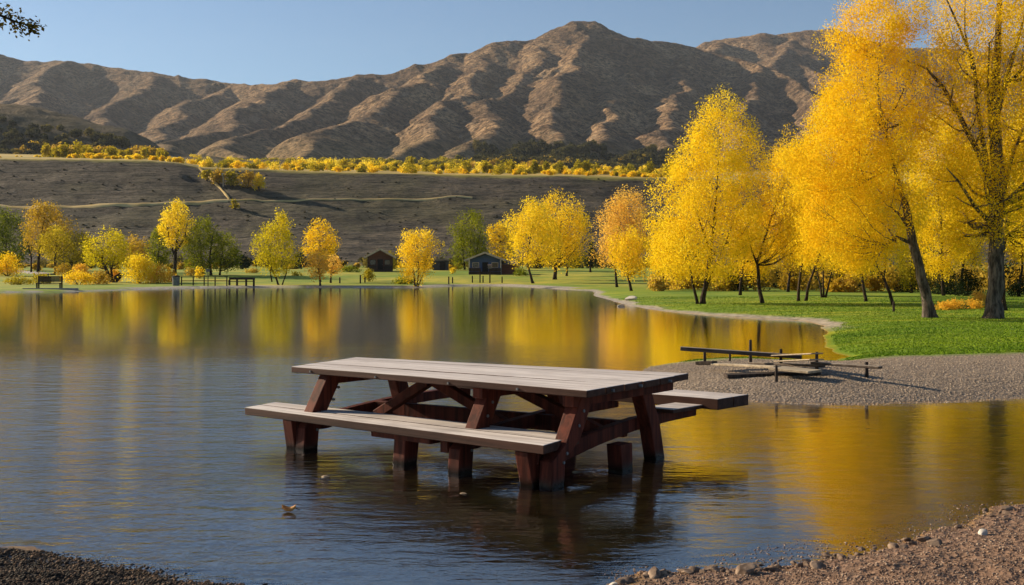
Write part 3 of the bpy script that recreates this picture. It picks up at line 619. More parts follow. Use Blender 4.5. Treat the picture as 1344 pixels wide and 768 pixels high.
# background trees closing the view behind the lawn
bgt = [('broad gold tree filling the gap behind the pointed golden tree', 972, 392, [(265,970,992),(285,955,1010),(320,950,1020),(345,955,1015),(362,965,1005)], L_gold, 62, 51),
 ('yellow tree behind the thick leaning trunk, right side', 1236, 393, [(150,1215,1240),(180,1196,1262),(230,1186,1272),(290,1188,1272),(335,1196,1262),(360,1210,1250)], L_yel, 60, 52),
 ('yellow tree between the two thickest trunks', 1262, 392, [(190,1262,1280),(215,1246,1296),(260,1238,1300),(310,1240,1300),(345,1250,1290)], L_yel, 66, 53),
 ('olive gold tree behind the foot of the curved trunk', 1195, 391, [(270,1190,1210),(290,1176,1226),(330,1168,1232),(360,1174,1226),(378,1184,1215)], L_olive, 68, 54),
 ('muted gold tree in the shade behind the paired slim trunks', 1035, 390, [(290,1030,1050),(310,1014,1068),(340,1010,1070),(362,1018,1062)], L_mute, 72, 55),
 ('muted gold tree low behind the curved trunk', 1120, 390, [(300,1105,1130),(320,1094,1146),(345,1092,1150),(366,1100,1142)], L_mute, 74, 56),
 ('gold tree beyond the right edge trunk, reaching the frame', 1338, 394, [(240,1330,1360),(270,1314,1384),(310,1312,1390),(345,1322,1380)], L_gold, 58, 57),
 ('gold tree between the pink topped tree and the pointed golden tree', 870, 388, [(290,868,884),(305,852,900),(330,846,906),(350,852,900),(364,862,892)], L_gold, 80, 58),
 ('olive tree low behind the trunk of the pointed golden tree', 905, 384, [(318,895,915),(332,880,935),(352,878,940),(368,886,930)], L_olive, 92, 59),
 ('distant orange gold tree behind the leaning dark trunk', 985, 386, [(325,978,992),(338,966,1008),(356,964,1010),(370,970,1002)], L_org, 88, 60)]
for lab, x, y, rows, m_, Yd, sd_ in bgt:
    tree('cottonwood_tree', lab, 'tree', (x, y), rows, m_, seed=sd_, tw=4, Y=Yd, group='trees closing the back of the lawn', tintoff=.4, limbs=20)
for lab, x, rows, Yd, sd_ in (('dark evergreen behind the lawn left of the thick grey trunk', 1238, [(340,1234,1242),(355,1222,1256),(375,1212,1262),(393,1208,1266)], 64, 61),
    ('dark evergreen directly left of the thick grey trunk', 1270, [(352,1268,1276),(366,1256,1288),(382,1252,1292),(394,1250,1296)], 60, 62),
    ('dark evergreen at the right edge behind the lawn', 1338, [(355,1330,1345),(372,1320,1360),(392,1316,1366)], 58, 63),
    ('dark evergreen low behind the pointed golden tree', 962, [(348,958,966),(362,952,974),(382,948,978)], 76, 64),
    ('dark evergreen low behind the paired slim trunks', 1100, [(352,1096,1106),(366,1088,1114),(386,1084,1118)], 74, 65),
    ('dark evergreen behind the olive gold tree on the lawn', 1190, [(352,1186,1196),(368,1176,1206),(390,1172,1210)], 72, 66)):
    tree('evergreen_tree', lab, 'tree', (x, 393), rows, L_dark, seed=sd_, tw=3, Y=Yd, group='dark evergreens behind the lawn', limbs=10, tintoff=.3)

# ------------------------------------------------------------------ shrubs
def shrub(label, x, ytop, ybot, wpx, mat, Y, seed, name='shrub', group=None, leafpx=1.6, tint=.5, dens=1.):
    rg = np.random.default_rng(seed); rn = random.Random(seed); s = Y / F; X = (x - CX) * s; z0 = gz(X, Y); zt = H + (HY - ytop) * s
    h = max(zt - z0, .3); W = wpx * s / 2
    root = empty(name, (X, Y, z0), label, 'shrub', group)
    n = 34; th = rg.uniform(0, 2*pi, n); u = rg.uniform(0, 1, n) ** .5; hh = rg.uniform(.12, .86, n); pr = np.sqrt(np.clip(1 - (hh - .3) ** 2 / .5, .1, 1))
    cen = np.stack([u * pr * W * .82 * np.cos(th), u * pr * W * .7 * np.sin(th), hh * h * (1 - .25 * u)], -1)
    sc = min(W, h) * .26 * rg.uniform(.7, 1.2, n); sig = np.stack([sc, sc * .8, sc * .75], -1)
    per = np.full(n, max(6, int(wpx * h / s / (leafpx ** 2 * .5) * 2.6 * dens / n)))
    V, Fa, ti = leaf_cloud(rg, cen, sig, per, leafpx * s, np.clip(tint + rg.normal(size=n) * .12, 0, 1)); V[:, 2] = np.maximum(V[:, 2], .0)
    link_mesh('foliage', np_mesh('foliage', V, Fa, {'tint': ('FACE', ti)}), mat, root)
    mb = MB()
    for i in range(9):
        c = Vector(cen[i]); mb.tube([(c.x*.1, c.y*.1, -.05), (c.x*.5, c.y*.5, c.z*.55), c], [.012*h+.01, .008*h+.006, .004], 4, cap=False)
    mb.build('stem', bark, root)
    return root
GS = 'shrubs on the far shore'
for a in (('bright yellow shrub at the far left edge of the far shore', 10,328,358,40,L_gold,150,71), ('low olive shrub left of the lone dark bench', 24,362,379,40,L_olive,112,72), ('low yellow green shrub just behind the lone dark bench, left half', 52,358,377,36,L_olive,116,73),
  ('long orange gold shrub right of the lone dark bench', 104,354,376,46,L_gold,114,74), ('orange gold shrub under the leaning tree crown', 128,352,376,34,L_mute,116,75), ('small orange shrub behind the shrub row', 106,341,356,26,L_org,140,76),
  ('largest yellow shrub right of the leaning tree', 183,329,377,48,L_yel,118,77), ('brownish orange shrub right of the largest yellow shrub', 208,342,376,36,L_org,120,78), ('round olive shrub left of the trash bin', 222,350,374,22,L_mute,124,79),
  ('small yellow shrub below the round green trees', 262,346,362,12,L_yel,140,80), ('bright green shrub at the foot of the orange yellow tree', 528,362,377.5,38,L_grn,118,81), ('pale yellow green shrub left of the orange yellow tree, near the brown cabin', 484,350,372,18,L_olive,130,82),
  ('green shrub behind the brown cabin, left side', 460,348,358,34,L_grn,172,83), ('yellow shrub above the brown cabin roof line, right', 512,325,352,22,L_olive,190,84), ('little yellow shrub at the left corner of the blue cabin', 594,349,358,9,L_yel,160,85),
  ('low green shrub right of the blue cabin annex', 683,352,362,26,L_grn,150,86)):
    shrub(a[0], a[1], a[2], a[3], a[4], a[5], a[6], a[7], group=GS, tint=.5 if a[7] != 81 else .7)
for a in (('russet orange shrub between the two thick trunks', 1262,392,416,66,L_org,38,91), ('pale straw shrub with tall stems beside the russet shrub', 1284,378,414,26,L_pink,40,92), ('russet shrub against the thick leaning trunk', 1240,396,416,34,L_org,37,93)):
    shrub(a[0], a[1], a[2], a[3], a[4], a[5], a[6], a[7], group='russet shrubs between the trunks', tint=.5)
for i, (x, yt, wd) in enumerate(((272,219,18),(287,217,22),(305,218,22),(325,219,26),(340,221,16))):
    shrub(['leftmost small green yellow shrub', 'second green gold shrub from the left', 'rounded olive gold shrub in the middle', 'widest gold shrub', 'rightmost gold shrub'][i] + ' in the clump at the head of the gully', x, yt, 238, wd, (L_olive, L_mute, L_olive, L_mute, L_gold)[i], 338 - i * 2, 100 + i, group='shrubs at the head of the gully', leafpx=2.2, tint=.6)
for i, (x, yt, wd, m_, Yd) in enumerate(((84,344,26,L_mute,150),(150,350,24,L_org,125),(332,352,26,L_mute,165),(390,356,20,L_olive,150),(250,350,18,L_mute,150))):
    shrub(['dusky gold shrub behind the olive tree trunks', 'orange shrub in front of the leaning tree foot', 'dry gold shrub behind the long low bench', 'low olive shrub behind the orange gold tree trunk', 'dry gold shrub at the foot of the bright yellow tall tree'][i], x, yt, 360, wd, m_, Yd, 140 + i, group=GS, tint=.5)
hp = hit(307, 274); shrub('lone olive shrub on the bare slope where the track meets the gully', 308, 258, 275, 11, L_olive, hp.y, 110, leafpx=2.2)
for i, (x, yt, wd, m_) in enumerate(((432,310,26,L_dark),(436,332,34,L_dark),(318,330,26,L_dark),(395,325,18,L_dark),(575,345,30,L_dark))):
    shrub(['black green shrub above the pinkish orange tree', 'black green shrub low behind the pinkish orange tree', 'dark shrub right of the green clump', 'dark shrub right of the yellow upright tree', 'dark shrub in front of the shed'][i], x, yt, 356, wd, m_, 200 - i, 120 + i, group='dark shrubs at the foot of the slope', leafpx=2.4, tint=.2)

L_sage = mat_leaf('leaf_sage', (.05,.042,.026), (.10,.088,.05), (.18,.145,.07), .2)
L_olive2 = mat_leaf('leaf_dusk_olive', (.06,.06,.02), (.15,.13,.03), (.30,.23,.05), .3)
def thicket(name, label, spots, mat, seed, leaf, cat='shrub'):
    """spots: (x,y,z,width,height) of every bush"""
    rg = np.random.default_rng(seed); sp = np.array(spots); n = len(sp); k = np.repeat(np.arange(n), 5)
    W = sp[k, 3]; Hh = sp[k, 4]; th = rg.uniform(0, 2*pi, len(k)); u = rg.uniform(0, .8, len(k))
    cen = np.stack([sp[k, 0] + u * W * .4 * np.cos(th), sp[k, 1] + u * W * .4 * np.sin(th), sp[k, 2] + Hh * rg.uniform(.2, .75, len(k)) * (1 - .3 * u)], -1)
    sig = np.stack([W * .16, W * .16, Hh * .17], -1); tc = np.clip(np.repeat(rg.uniform(.1, .9, n), 5), 0, 1)
    V, Fa, ti = leaf_cloud(rg, cen, sig, np.full(len(k), 70), leaf, tc)
    o = link_mesh(name, np_mesh(name, V, Fa, {'tint': ('FACE', ti)}), mat); return tag(o, label, cat, kind='stuff')
rg = np.random.default_rng(7)
def scat(n, x0, x1, Y0, Y1, hmin, hmax, fn=None, wk=1.3, acc=None):
    o = []
    while len(o) < n:
        Yd = rg.uniform(Y0, Y1); px = rg.uniform(x0, x1)
        if acc and not acc(px, Yd): continue
        x = (px - CX) / F * Yd; z = gz(x, Yd) if fn is None else float(fn(np.array([x]), np.array([Yd]))[0][0]); h = rg.uniform(hmin, hmax)
        o.append((x, Yd, z - .2, h * wk * rg.uniform(.8, 1.4), h))
    return o
thicket('yellow_brush', 'rows of golden brush along the rim of the terrace', scat(85, 235, 640, 372, 560, 1., 3.6) + scat(70, 640, 900, 372, 520, 1., 3.2) + scat(70, 90, 240, 380, 480, 1.2, 2.4) + scat(40, -250, 60, 380, 460, .6, 1.2), L_gold, 201, .45)
thicket('yellow_brush', 'taller yellow green brush behind the golden rim', scat(110, 240, 900, 560, 860, 2.5, 6.5), L_yel, 202, .65)
thicket('rim_trees', 'mixed small trees rising irregularly behind the golden rim brush', scat(26, 60, 240, 420, 520, 4, 7, None, .7) + scat(40, 420, 900, 420, 640, 4.5, 8, None, .7), L_olive, 213, .8)
thicket('foot_brush', 'dusky olive brush where the bare slope meets the far lawn', scat(170, -150, 860, 205, 262, .8, 3.0), L_olive2, 214, .34)
thicket('foot_brush', 'dry golden brush at the foot of the bare slope', scat(70, -150, 860, 190, 235, .6, 1.8), L_mute, 215, .3)
thicket('sagebrush', 'low grey green sagebrush dotted over the bare slope', scat(500, -200, 1000, 256, 350, .2, .55), L_sage, 209, .28)
thicket('green_brush', 'scattered green brush among the golden rim brush', scat(95, 250, 900, 372, 600, 2., 4.5), L_olive, 203, .5)
def flat_scat(n, x0, x1, Y0, Y1, a, b): return scat(n, x0, x1, Y0, Y1, a, b, None, 1.1)
thicket('undergrowth', 'brown gold undergrowth closing the back of the right lawn', flat_scat(90, 860, 1460, 72, 105, 1.2, 3.2), L_mute, 211, .20)
thicket('undergrowth', 'dark green undergrowth in the shade behind the right lawn trees', flat_scat(80, 900, 1460, 80, 115, 1.2, 3.4), L_dark, 212, .22)
gfn = lambda x, y: (terrain(x, y), None)
L_grn2 = mat_leaf('leaf_dusky_green', (.035,.04,.018), (.085,.08,.03), (.20,.16,.04), .3)
def mfn(x, y): return mountain(x, y)
thicket('distant_woodland', 'dark green woodland at the foot of the mountain', scat(900, 625, 900, 900, 1180, 6, 12, mfn, .9), L_grn2, 204, 1.9, 'woodland')
thicket('distant_woodland', 'yellow trees dotted through the dark mountain foot woodland', scat(110, 620, 900, 880, 1080, 6, 11, mfn, 1.), L_mute, 205, 1.7, 'woodland')
thicket('distant_woodland', 'dark trees covering the left foothill', scat(800, -160, 165, 640, 805, 3.5, 7, hill, 1.3, lambda p, Y: rg.uniform() < sm(-.1, .15, fbm(np.array([p]), np.array([Y]), 50, 3, 5))[0] + .15), L_grn2, 206, 1.6, 'woodland')
thicket('distant_woodland', 'olive and gold trees at the bottom of the left foothill', scat(60, 70, 215, 600, 650, 4, 7.5, gfn, 1.3) + scat(70, -60, 150, 640, 760, 3, 6, hill, 1.3), L_mute, 207, 1.1, 'woodland')
thicket('distant_woodland', 'sparse trees along the mountain base between foothill and peak', scat(160, 230, 640, 930, 1080, 4, 8, mfn, 1.4), L_olive, 208, 2., 'woodland')

# ------------------------------------------------------------------ grass and pebbles
rgx = np.random.default_rng(33)
def scatter_px(n, x0, x1, y0, y1, z=.15):
    px = rgx.uniform(x0, x1, n); py = rgx.uniform(y0, y1, n); Y = F * (H - z) / (py - HY); X = (px - CX) / F * Y; return X, Y
X, Y = scatter_px(560000, 780, 2300, 390, 500); zt_, at_ = terrain(X, Y, True); keep = (zt_ > .03) & (at_['gravel'] < .35) & (at_['edge'] < .6); X, Y, Z = X[keep], Y[keep], zt_[keep]
n = len(X); hgt = rgx.uniform(.006, .017, n) * (1 + Y / 90); a = rgx.uniform(0, 2*pi, n); wv = .007 * (1 + Y / 16)
V = np.stack([np.stack([X - np.cos(a)*wv, Y - np.sin(a)*wv, Z - .01], -1), np.stack([X + np.cos(a)*wv, Y + np.sin(a)*wv, Z - .01], -1), np.stack([X + rgx.normal(size=n)*.02, Y + rgx.normal(size=n)*.02, Z + hgt], -1)], 1).reshape(-1, 3)
tn = np.clip(.35 + fbm(X, Y * 2, 4, 4, 91) * .8 + rgx.normal(size=n) * .07, 0, 1)
tag(link_mesh('lawn_grass', np_mesh('lawn_grass', V, np.arange(n*3).reshape(n, 3), {'tint': ('FACE', tn)}), M_grass), 'short bright green grass of the lakeside lawn', 'grass', kind='stuff')

octv = np.array([(1,0,0),(0,1,0),(-1,0,0),(0,-1,0),(0,0,1),(0,0,-1)], float); octf = np.array([(0,1,4),(1,2,4),(2,3,4),(3,0,4),(1,0,5),(2,1,5),(3,2,5),(0,3,5)])
def mat_peb(name, a, b, c):
    m = N(name); return m.pr(m.mix(m.rng(m.attr('tint'), .5, 1), m.mix(m.rng(m.attr('tint'), 0, .5), a, b), c), .85, None, .25)
P_spit = mat_peb('pebble_grey', (.24,.18,.13), (.37,.29,.21), (.50,.41,.31))
P_red = mat_peb('pebble_red', (.12,.072,.05), (.22,.14,.095), (.36,.27,.20))
P_mud = mat_peb('pebble_dark', (.012,.01,.008), (.04,.028,.02), (.16,.09,.05))
def pebbles(name, label, X, Y, smin, smax, mat, power=3, emb=.3):
    Z = terrain(X, Y); n = len(X); s = smin + (smax - smin) * rgx.uniform(0, 1, n) ** power
    v = octv[None] * (1 + rgx.uniform(-.3, .3, (n, 6, 1))) * np.stack([s * rgx.uniform(.8, 1.6, n), s * rgx.uniform(.7, 1.1, n), s * rgx.uniform(.4, .75, n)], -1)[:, None]
    a = rgx.uniform(0, 2*pi, n)[:, None]; x = v[..., 0] * np.cos(a) - v[..., 1] * np.sin(a); y = v[..., 0] * np.sin(a) + v[..., 1] * np.cos(a)
    V = np.stack([x + X[:, None], y + Y[:, None], v[..., 2] + (Z + s * emb)[:, None]], -1).reshape(-1, 3)
    Fa = (octf[None] + (np.arange(n) * 6)[:, None, None]).reshape(-1, 3)
    tag(link_mesh(name, np_mesh(name, V, Fa, {'tint': ('FACE', np.repeat(rgx.uniform(0, 1, n), 8))}), mat), label, 'gravel', kind='stuff')
X, Y = scatter_px(52000, 830, 1480, 468, 534, .15); zt_, at_ = terrain(X, Y, True); k = (zt_ > -.01) & (at_['gravel'] > .5)
pebbles('gravel_bed', 'grey brown pebbles covering the low spit', X[k], Y[k], .004, .012, P_spit)
X, Y = scatter_px(42000, 780, 1500, 640, 800, .1); zt_, at_ = terrain(X, Y, True); k = (zt_ > -.03) & (at_['redsoil'] > .5)
pebbles('gravel_bed', 'reddish grit and small stones on the near right bank', X[k], Y[k], .002, .009, P_red, 4)
X, Y = scatter_px(50000, -120, 420, 700, 800, .1); zt_, at_ = terrain(X, Y, True); k = (zt_ > -.02) & (at_['mud'] > .5)
pebbles('gravel_bed', 'dark wet grit on the near left bank', X[k], Y[k], .002, .012, P_mud, 4)

def rock(name, label, loc, size, mat, seed, group=None, flat=.5, cat='rock'):
    import bmesh
    bm = bmesh.new(); bmesh.ops.create_icosphere(bm, subdivisions=3, radius=1); rn = random.Random(seed)
    pl = [(Vector((rn.gauss(0,1), rn.gauss(0,1), rn.gauss(0,.8))).normalized(), rn.uniform(.55, .9)) for _ in range(11)]
    sx, sy = size * rn.uniform(.9, 1.4), size * rn.uniform(.6, 1.)
    for v in bm.verts:
        for nrm, d in pl:
            e = v.co.dot(nrm) - d
            if e > 0: v.co -= nrm * e
        v.co = Vector((v.co.x * sx, v.co.y * sy, v.co.z * size * flat))
    me = bpy.data.meshes.new(name); bm.to_mesh(me); bm.free()
    o = link_mesh(name, me, mat, loc=loc); o.rotation_euler = (rn.uniform(-.2,.2), rn.uniform(-.2,.2), rn.uniform(0, 6)); return tag(o, label, cat, group)
rn = random.Random(12); GR = 'stones along the near right waterline'
for i in range(120):
    px = rn.uniform(800, 1344); yl = np.interp(px, [p[0] for p in near_px], [p[1] for p in near_px]); p = unp(px, yl + rn.uniform(-5, 16) * (px - 700) / 500 + 1.5, 0)
    sz = .008 + .034 * rn.random() ** 2.2; z = max(gz(p.x, p.y), -.01)
    rock('shore_stone', 'small tan stone among the stones along the near right waterline', (p.x, p.y, z + sz * .15), sz, M_rock, 300 + i, GR)
for i, (x, y, sz, lab) in enumerate(((858,752,.055,'flat brown stone at the left end of the near right bank'), (805,762,.030,'pale pebble half in the water at the left tip of the near right bank'),(978,750,.06,'long flat tan stone lying on the near right waterline'),(1290,703,.035,'pale grey stone by itself on the reddish bank near the right edge'),
    (1226,716,.05,'dark stone heap top on the right bank bend'),(1075,745,.045,'brown stone in the middle of the near right bank'))):
    p = unp(x, y, .03); rock('bank_stone', lab, (p.x, p.y, gz(p.x, p.y) + .012), sz, M_rockw if i in (1, 3) else M_rock, 500 + i, None)
for i, (x, y) in enumerate(((160,741),(174,741),(243,753),(348,767))):
    p = unp(x, y, 0); rock('dark_stone', ['dark wet stone breaking the surface off the near left bank, first from the left','dark wet stone second from the left off the near left bank','dark wet stone near the tip of the near left bank','dark stone at the bottom of the picture right of the left bank'][i], (p.x, p.y, -.004), .018, M_dk, 520 + i)
p = lake_hit(828, 394, 30, 120); rock('pale_boulder', 'pale boulder on the lawn edge below the small gold tree', (p.x, p.y, p.z + .08), .32, M_rockw, 530)
p = unp(816, 401, .05); rock('pale_boulder', 'second, lower pale rock right at the water below the boulder', (p.x, p.y, .04), .16, M_rockw, 531)
for i, (x, y, sz) in enumerate(((428,626,.05),(455,631,.03),(610,648,.04),(758,620,.05),(536,640,.025))):
    p = unp(x, y, 0); rock('submerged_stone', ['largest pale stone just under the water in front of the bench', 'small pale stone right of the largest one in front of the bench', 'pale stone under water below the middle of the bench', 'pale flat stone at the foot of the near table leg', 'smallest pale stone awash before the bench'][i], (p.x, p.y, -.008), sz, M_rocks, 540 + i, flat=.28)

# ------------------------------------------------------------------ picnic table
O = unp(770, 513, .67); Ld = (unp(381, 481, .67) - O); Ld.z = 0; Ld.normalize(); Wd = Vector((-Ld.y, Ld.x, 0))
if Wd.y < 0: Wd = -Wd
rot = math.atan2(Ld.y, Ld.x)
def lw(p): d = p - O; return (d.dot(Ld), d.dot(Wd))
tbl = empty('picnic_table', (O.x, O.y, 0), 'long weathered picnic table with red brown legs standing in the shallow water', 'picnic table', rz=rot)
sgn = 1 if Ld.cross(Wd).z > 0 else -1
def P3(l, w_, z): return (l, w_ * sgn, z)
def quadboard(c, zb, zt, f0, f1, gap=.008, ends=(0, 0)):
    """board between width fractions f0..f1 of the quad c = near-front, near-back, far-back, far-front"""
    ip = lambda a, b, t: (a[0] + (b[0] - a[0]) * t, a[1] + (b[1] - a[1]) * t)
    a, b = ip(c[0], c[1], f0), ip(c[0], c[1], f1); d, e = ip(c[3], c[2], f0), ip(c[3], c[2], f1)
    q = [(a[0] + ends[0], a[1] + gap/2), (b[0] + ends[0], b[1] - gap/2), (e[0] + ends[1], e[1] - gap/2), (d[0] + ends[1], d[1] + gap/2)]
    if sgn > 0: q = [q[0], q[3], q[2], q[1]]
    n = 10
    mb = MB(); return q, zb, zt
rb = random.Random(8)
def board(name, c, zb, zt, f0, f1, parent, mat, gap=.015, ends=(0, 0), lab=None):
    ip = lambda a, b, t: (a[0] + (b[0] - a[0]) * t, a[1] + (b[1] - a[1]) * t)
    mb = MB(); K = 14; warp = rb.uniform(-.004, .004); tw_ = rb.uniform(-.002, .002); rings = []
    for k in range(K + 1):
        t = k / K; A = ip(c[0], c[3], t); B = ip(c[1], c[2], t); a = ip(A, B, f0); b = ip(A, B, f1)
        e = ends[0] * (1 - t) + ends[1] * t; zo = warp * sin(pi * t) + tw_ * t + rb.uniform(-.0008, .0008); j = rb.uniform(-.0012, .0012)
        rings.append([P3(a[0] + e, a[1] + gap/2 + j, zb + zo), P3(b[0] + e, b[1] - gap/2 + j, zb + zo), P3(b[0] + e, b[1] - gap/2 + j, zt + zo), P3(a[0] + e, a[1] + gap/2 + j, zt + zo)])
    for r in rings: mb.v += r
    for k in range(K):
        for q in range(4): mb.f.append((k*4+q, k*4+(q+1) % 4, k*4+4+(q+1) % 4, k*4+4+q))
    mb.f += [(3,2,1,0), (K*4, K*4+1, K*4+2, K*4+3)]
    o = mb.build(name, mat, parent, bevel=.006, seg=2)
    import bmesh
    bm = bmesh.new(); bm.from_mesh(o.data); bmesh.ops.recalc_face_normals(bm, faces=bm.faces); bm.to_mesh(o.data); bm.free()
    return o
top = [lw(unp(*q, .67)) for q in ((770,513),(906,490),(470,469),(381,481))]
nb = 6
for i in range(nb):
    board('top_board', top, .618, .67, i / nb, (i + 1) / nb, tbl, W_top, ends=(rb.uniform(-.012, .012) if i else 0, rb.uniform(-.01, .02)))
fb = [lw(unp(*q, .31)) for q in ((713,585),(761,571),(365,528),(323,535))]
for i in range(2): board('bench_board', fb, .245, .31, i / 2, (i + 1) / 2, tbl, W_top, gap=.014, ends=(0, rb.uniform(0, .03)))
nbk = lw(unp(942,524,.42)); nb2 = lw(unp(981,519,.42))
bb = [nbk, (nbk[0] - .05, nbk[1] + .50), (nbk[0] + 3.2, nbk[1] + .30), (nbk[0] + 3.2, nbk[1] - .08)]
for i in range(2): board('bench_board', bb, .325, .42, i / 2, (i + 1) / 2, tbl, W_top, gap=.014)
def timber(name, pts, wl, thick, parent=tbl, mat=W_leg):
    """thick slab leg: pts = (l, w, z, size along width) from the top down, slab thickness along the length"""
    mb = MB(); n = len(pts)
    for (l, w_, z, s_) in pts:
        mb.v += [P3(l - thick/2, w_ - s_/2, z), P3(l + thick/2, w_ - s_/2, z), P3(l + thick/2, w_ + s_/2, z), P3(l - thick/2, w_ + s_/2, z)]
    for k in range(n - 1):
        for q in range(4): mb.f.append((k*4+q, k*4+(q+1) % 4, k*4+4+(q+1) % 4, k*4+4+q))
    mb.f += [(3,2,1,0), tuple((n-1)*4 + q for q in range(4))]
    o = mb.build(name, mat, parent, bevel=.008, seg=2)
    import bmesh
    bm = bmesh.new(); bm.from_mesh(o.data); bmesh.ops.recalc_face_normals(bm, faces=bm.faces); bm.to_mesh(o.data); bm.free(); return o
for fl, rear in ((.20, 1), (1.05, 1), (2.78, 1)):
    wf0 = .24 if fl < 2 else .14
    timber('leg', [(fl, wf0, .617, .17), (fl, wf0 - .19, .30, .165), (fl, -.13, .18, .16), (fl, -.17, -.30, .15)], 0, .115)
    timber('leg', [(fl + .03, min(1.08, 1.2 - .09 * fl), .617, .15), (fl + .03, min(1.24, 1.34 - .1 * fl), .28, .15), (fl + .03, min(1.40, 1.46 - .1 * fl), -.30, .14)], 0, .115)
    # bench support beam, lower under the front bench
    w1 = 2.12 if fl < .5 else 2.25 - .05 * fl
    timber('cross_beam', [(fl + .115, -.22, .185, .0)] , 0, .08) if False else None
    mb = MB(); prof = [(-.20, .14, .243), (.15, .13, .26), (.6, .19, .30), (1.1, .235, .335), (1.6, .25, .340), (w1, .25, .328)]
    lo = fl + .075; hi = fl + .155
    for (w_, z0, z1) in prof: mb.v += [P3(lo, w_, z0), P3(hi, w_, z0), P3(hi, w_, z1), P3(lo, w_, z1)]
    n = len(prof)
    for k in range(n - 1):
        for q in range(4): mb.f.append((k*4+q, k*4+(q+1) % 4, k*4+4+(q+1) % 4, k*4+4+q))
    mb.f += [(3,2,1,0), tuple((n-1)*4 + q for q in range(4))]
    o = mb.build('cross_beam', W_leg, tbl, bevel=.006)
    import bmesh
    bm = bmesh.new(); bm.from_mesh(o.data); bmesh.ops.recalc_face_normals(bm, faces=bm.faces); bm.to_mesh(o.data); bm.free()
    # batten under the top
    wb1 = 1.52 - .14 * fl
    MB().prism([P3(fl - .05, .06, .535), P3(fl + .05, .06, .535), P3(fl + .05, wb1, .535), P3(fl - .05, wb1, .535)], [P3(fl - .05, .06, .616), P3(fl + .05, .06, .616), P3(fl + .05, wb1, .616), P3(fl - .05, wb1, .616)]).build('top_batten', W_leg, tbl, bevel=.005)
mb = MB(); mb.prism([P3(.17, 1.52, .338), P3(.44, 1.52, .338), P3(.44, 2.10, .326), P3(.17, 2.10, .326)][::-1], [P3(.17, 1.52, .372), P3(.44, 1.52, .372), P3(.44, 2.10, .360), P3(.17, 2.10, .360)][::-1])
mb.build('support_board', W_top, tbl, bevel=.005)
# short bench posts and centre foot
timber('bench_post', [(1.64, -.10, .243, .16), (1.64, -.16, -.30, .13)], 0, .13)
timber('bench_post', [(2.90, -.15, .243, .22), (2.90, -.10, -.30, .13)], 0, .12)
timber('bench_post', [(.36, -.19, .243, .20), (.33, -.12, -.30, .13)], 0, .12)
timber('centre_post', [(.16, .68, .20, .17), (.16, .72, -.30, .13)], 0, .13)
MB().beam(P3(1.30, -.10, .215), P3(1.95, -.10, .215), .20, .055).build('bench_cleat', W_leg, tbl, bevel=.012, seg=2)
# diagonal braces and the long stretcher
for (a, b) in ((P3(.30, .74, .24), P3(1.10, .62, .56)), (P3(1.22, .70, .22), P3(2.0, .62, .565)), (P3(2.68, .6, .22), P3(2.05, .6, .56))):
    MB().beam(a, b, .085, .085).build('brace', W_leg, tbl, bevel=.006)
MB().beam(P3(.34, 1.06, .25), P3(2.9, .78, .25), .075, .13).build('stretcher', W_leg, tbl, bevel=.006)
for l_, w_, z_ in ((-.004, .35, .642), (-.004, .75, .642), (-.004, 1.20, .642)):
    q = MB(); q.tube([P3(l_ + .03, w_ , z_), P3(l_ - .003 + .008 * w_, w_, z_)], [.011, .011], 10); q.build('bolt', M_metal, tbl)
for fl in (.20, 1.05, 2.78):
    for w_, z_ in ((.17, .50), (.11, .40), (-.04, .22), (-.08, .16)):
        q = MB(); q.tube([P3(fl - .03, w_ , z_), P3(fl - .066, w_, z_)], [.012, .012], 6); q.build('bolt', M_metal, tbl)
for l_ in (.62, 1.3, 2.1, 2.9):
    q = MB(); q.tube([P3(l_, .02, .64), P3(l_, -.004, .64)], [.009, .009], 10); q.build('bolt', M_metal, tbl)

# ------------------------------------------------------------------ broken bench frame on the spit
def gp(x, y):
    p = hit(x, y, 10, 22); return p
bz = empty('broken_bench', gp(1019, 490), 'collapsed timber bench frame with leaning posts and long rails on the gravel spit', 'bench')
bo = Vector(bz.location)
def bpost(x, y0, y1, wpx=4):
    p = gp(x, y1); t = atY(x, y0, p.y); s = p.y / F
    MB().beam(p - Vector((0, 0, .05)), t, wpx * s, wpx * s * .9, up=(0, 1, 0), w2=wpx * s * .75, h2=wpx * s * .7).build('post', W_post, bz, off=bo, bevel=.004); return p, t
bpost(925, 459, 479); bpost(958, 461, 474, 3); bpost(985, 446, 478, 4.2); bpost(1025, 458, 483, 4.2); bpost(1019, 480, 501, 4); bpost(1072, 462, 491, 4.4); bpost(1137.5, 475, 495.5, 4.6)
def rail(name, a, b, Ya, Yb, wpx, hpx, mat=W_old):
    p, q = atY(*a, Ya), atY(*b, Yb); s = (Ya + Yb) / 2 / F
    return MB().beam(p, q, wpx * s, hpx * s).build(name, mat, bz, off=bo, bevel=.006)
rail('rail', (893,457.5), (1052,468.5), 15.2, 14.9, 12, 5)
rail('rail', (985,477), (1080,480.5), 15.3, 14.0, 9, 3)
rail('rail', (1066,476.5), (1156,482.5), 13.9, 13.2, 10, 3.4)
rail('seat_plank', (1010,467), (1073,464), 15.1, 14.0, 18, 1.6, W_pale); rail('seat_plank', (1022,474.5), (1072,472), 14.9, 13.7, 20, 1.6, W_pale)
MB().beam(gp(916, 479) + Vector((0,0,.03)), gp(938, 479) + Vector((0,0,.03)), .16, .05).build('foot_plate', W_post, bz, off=bo, bevel=.006)
MB().beam(atY(937,478,15.0), atY(1020,482,13.9), .12, .03).build('seat_plank', W_pale, bz, off=bo, bevel=.004)
MB().beam(atY(1018,483,13.9), atY(1070,488,13.5), .35, .03).build('seat_plank', W_pale, bz, off=bo, bevel=.004)
a, b = gp(952, 496), gp(1074, 492)  # dark plank on the gravel, standing in for the shadow of the bench
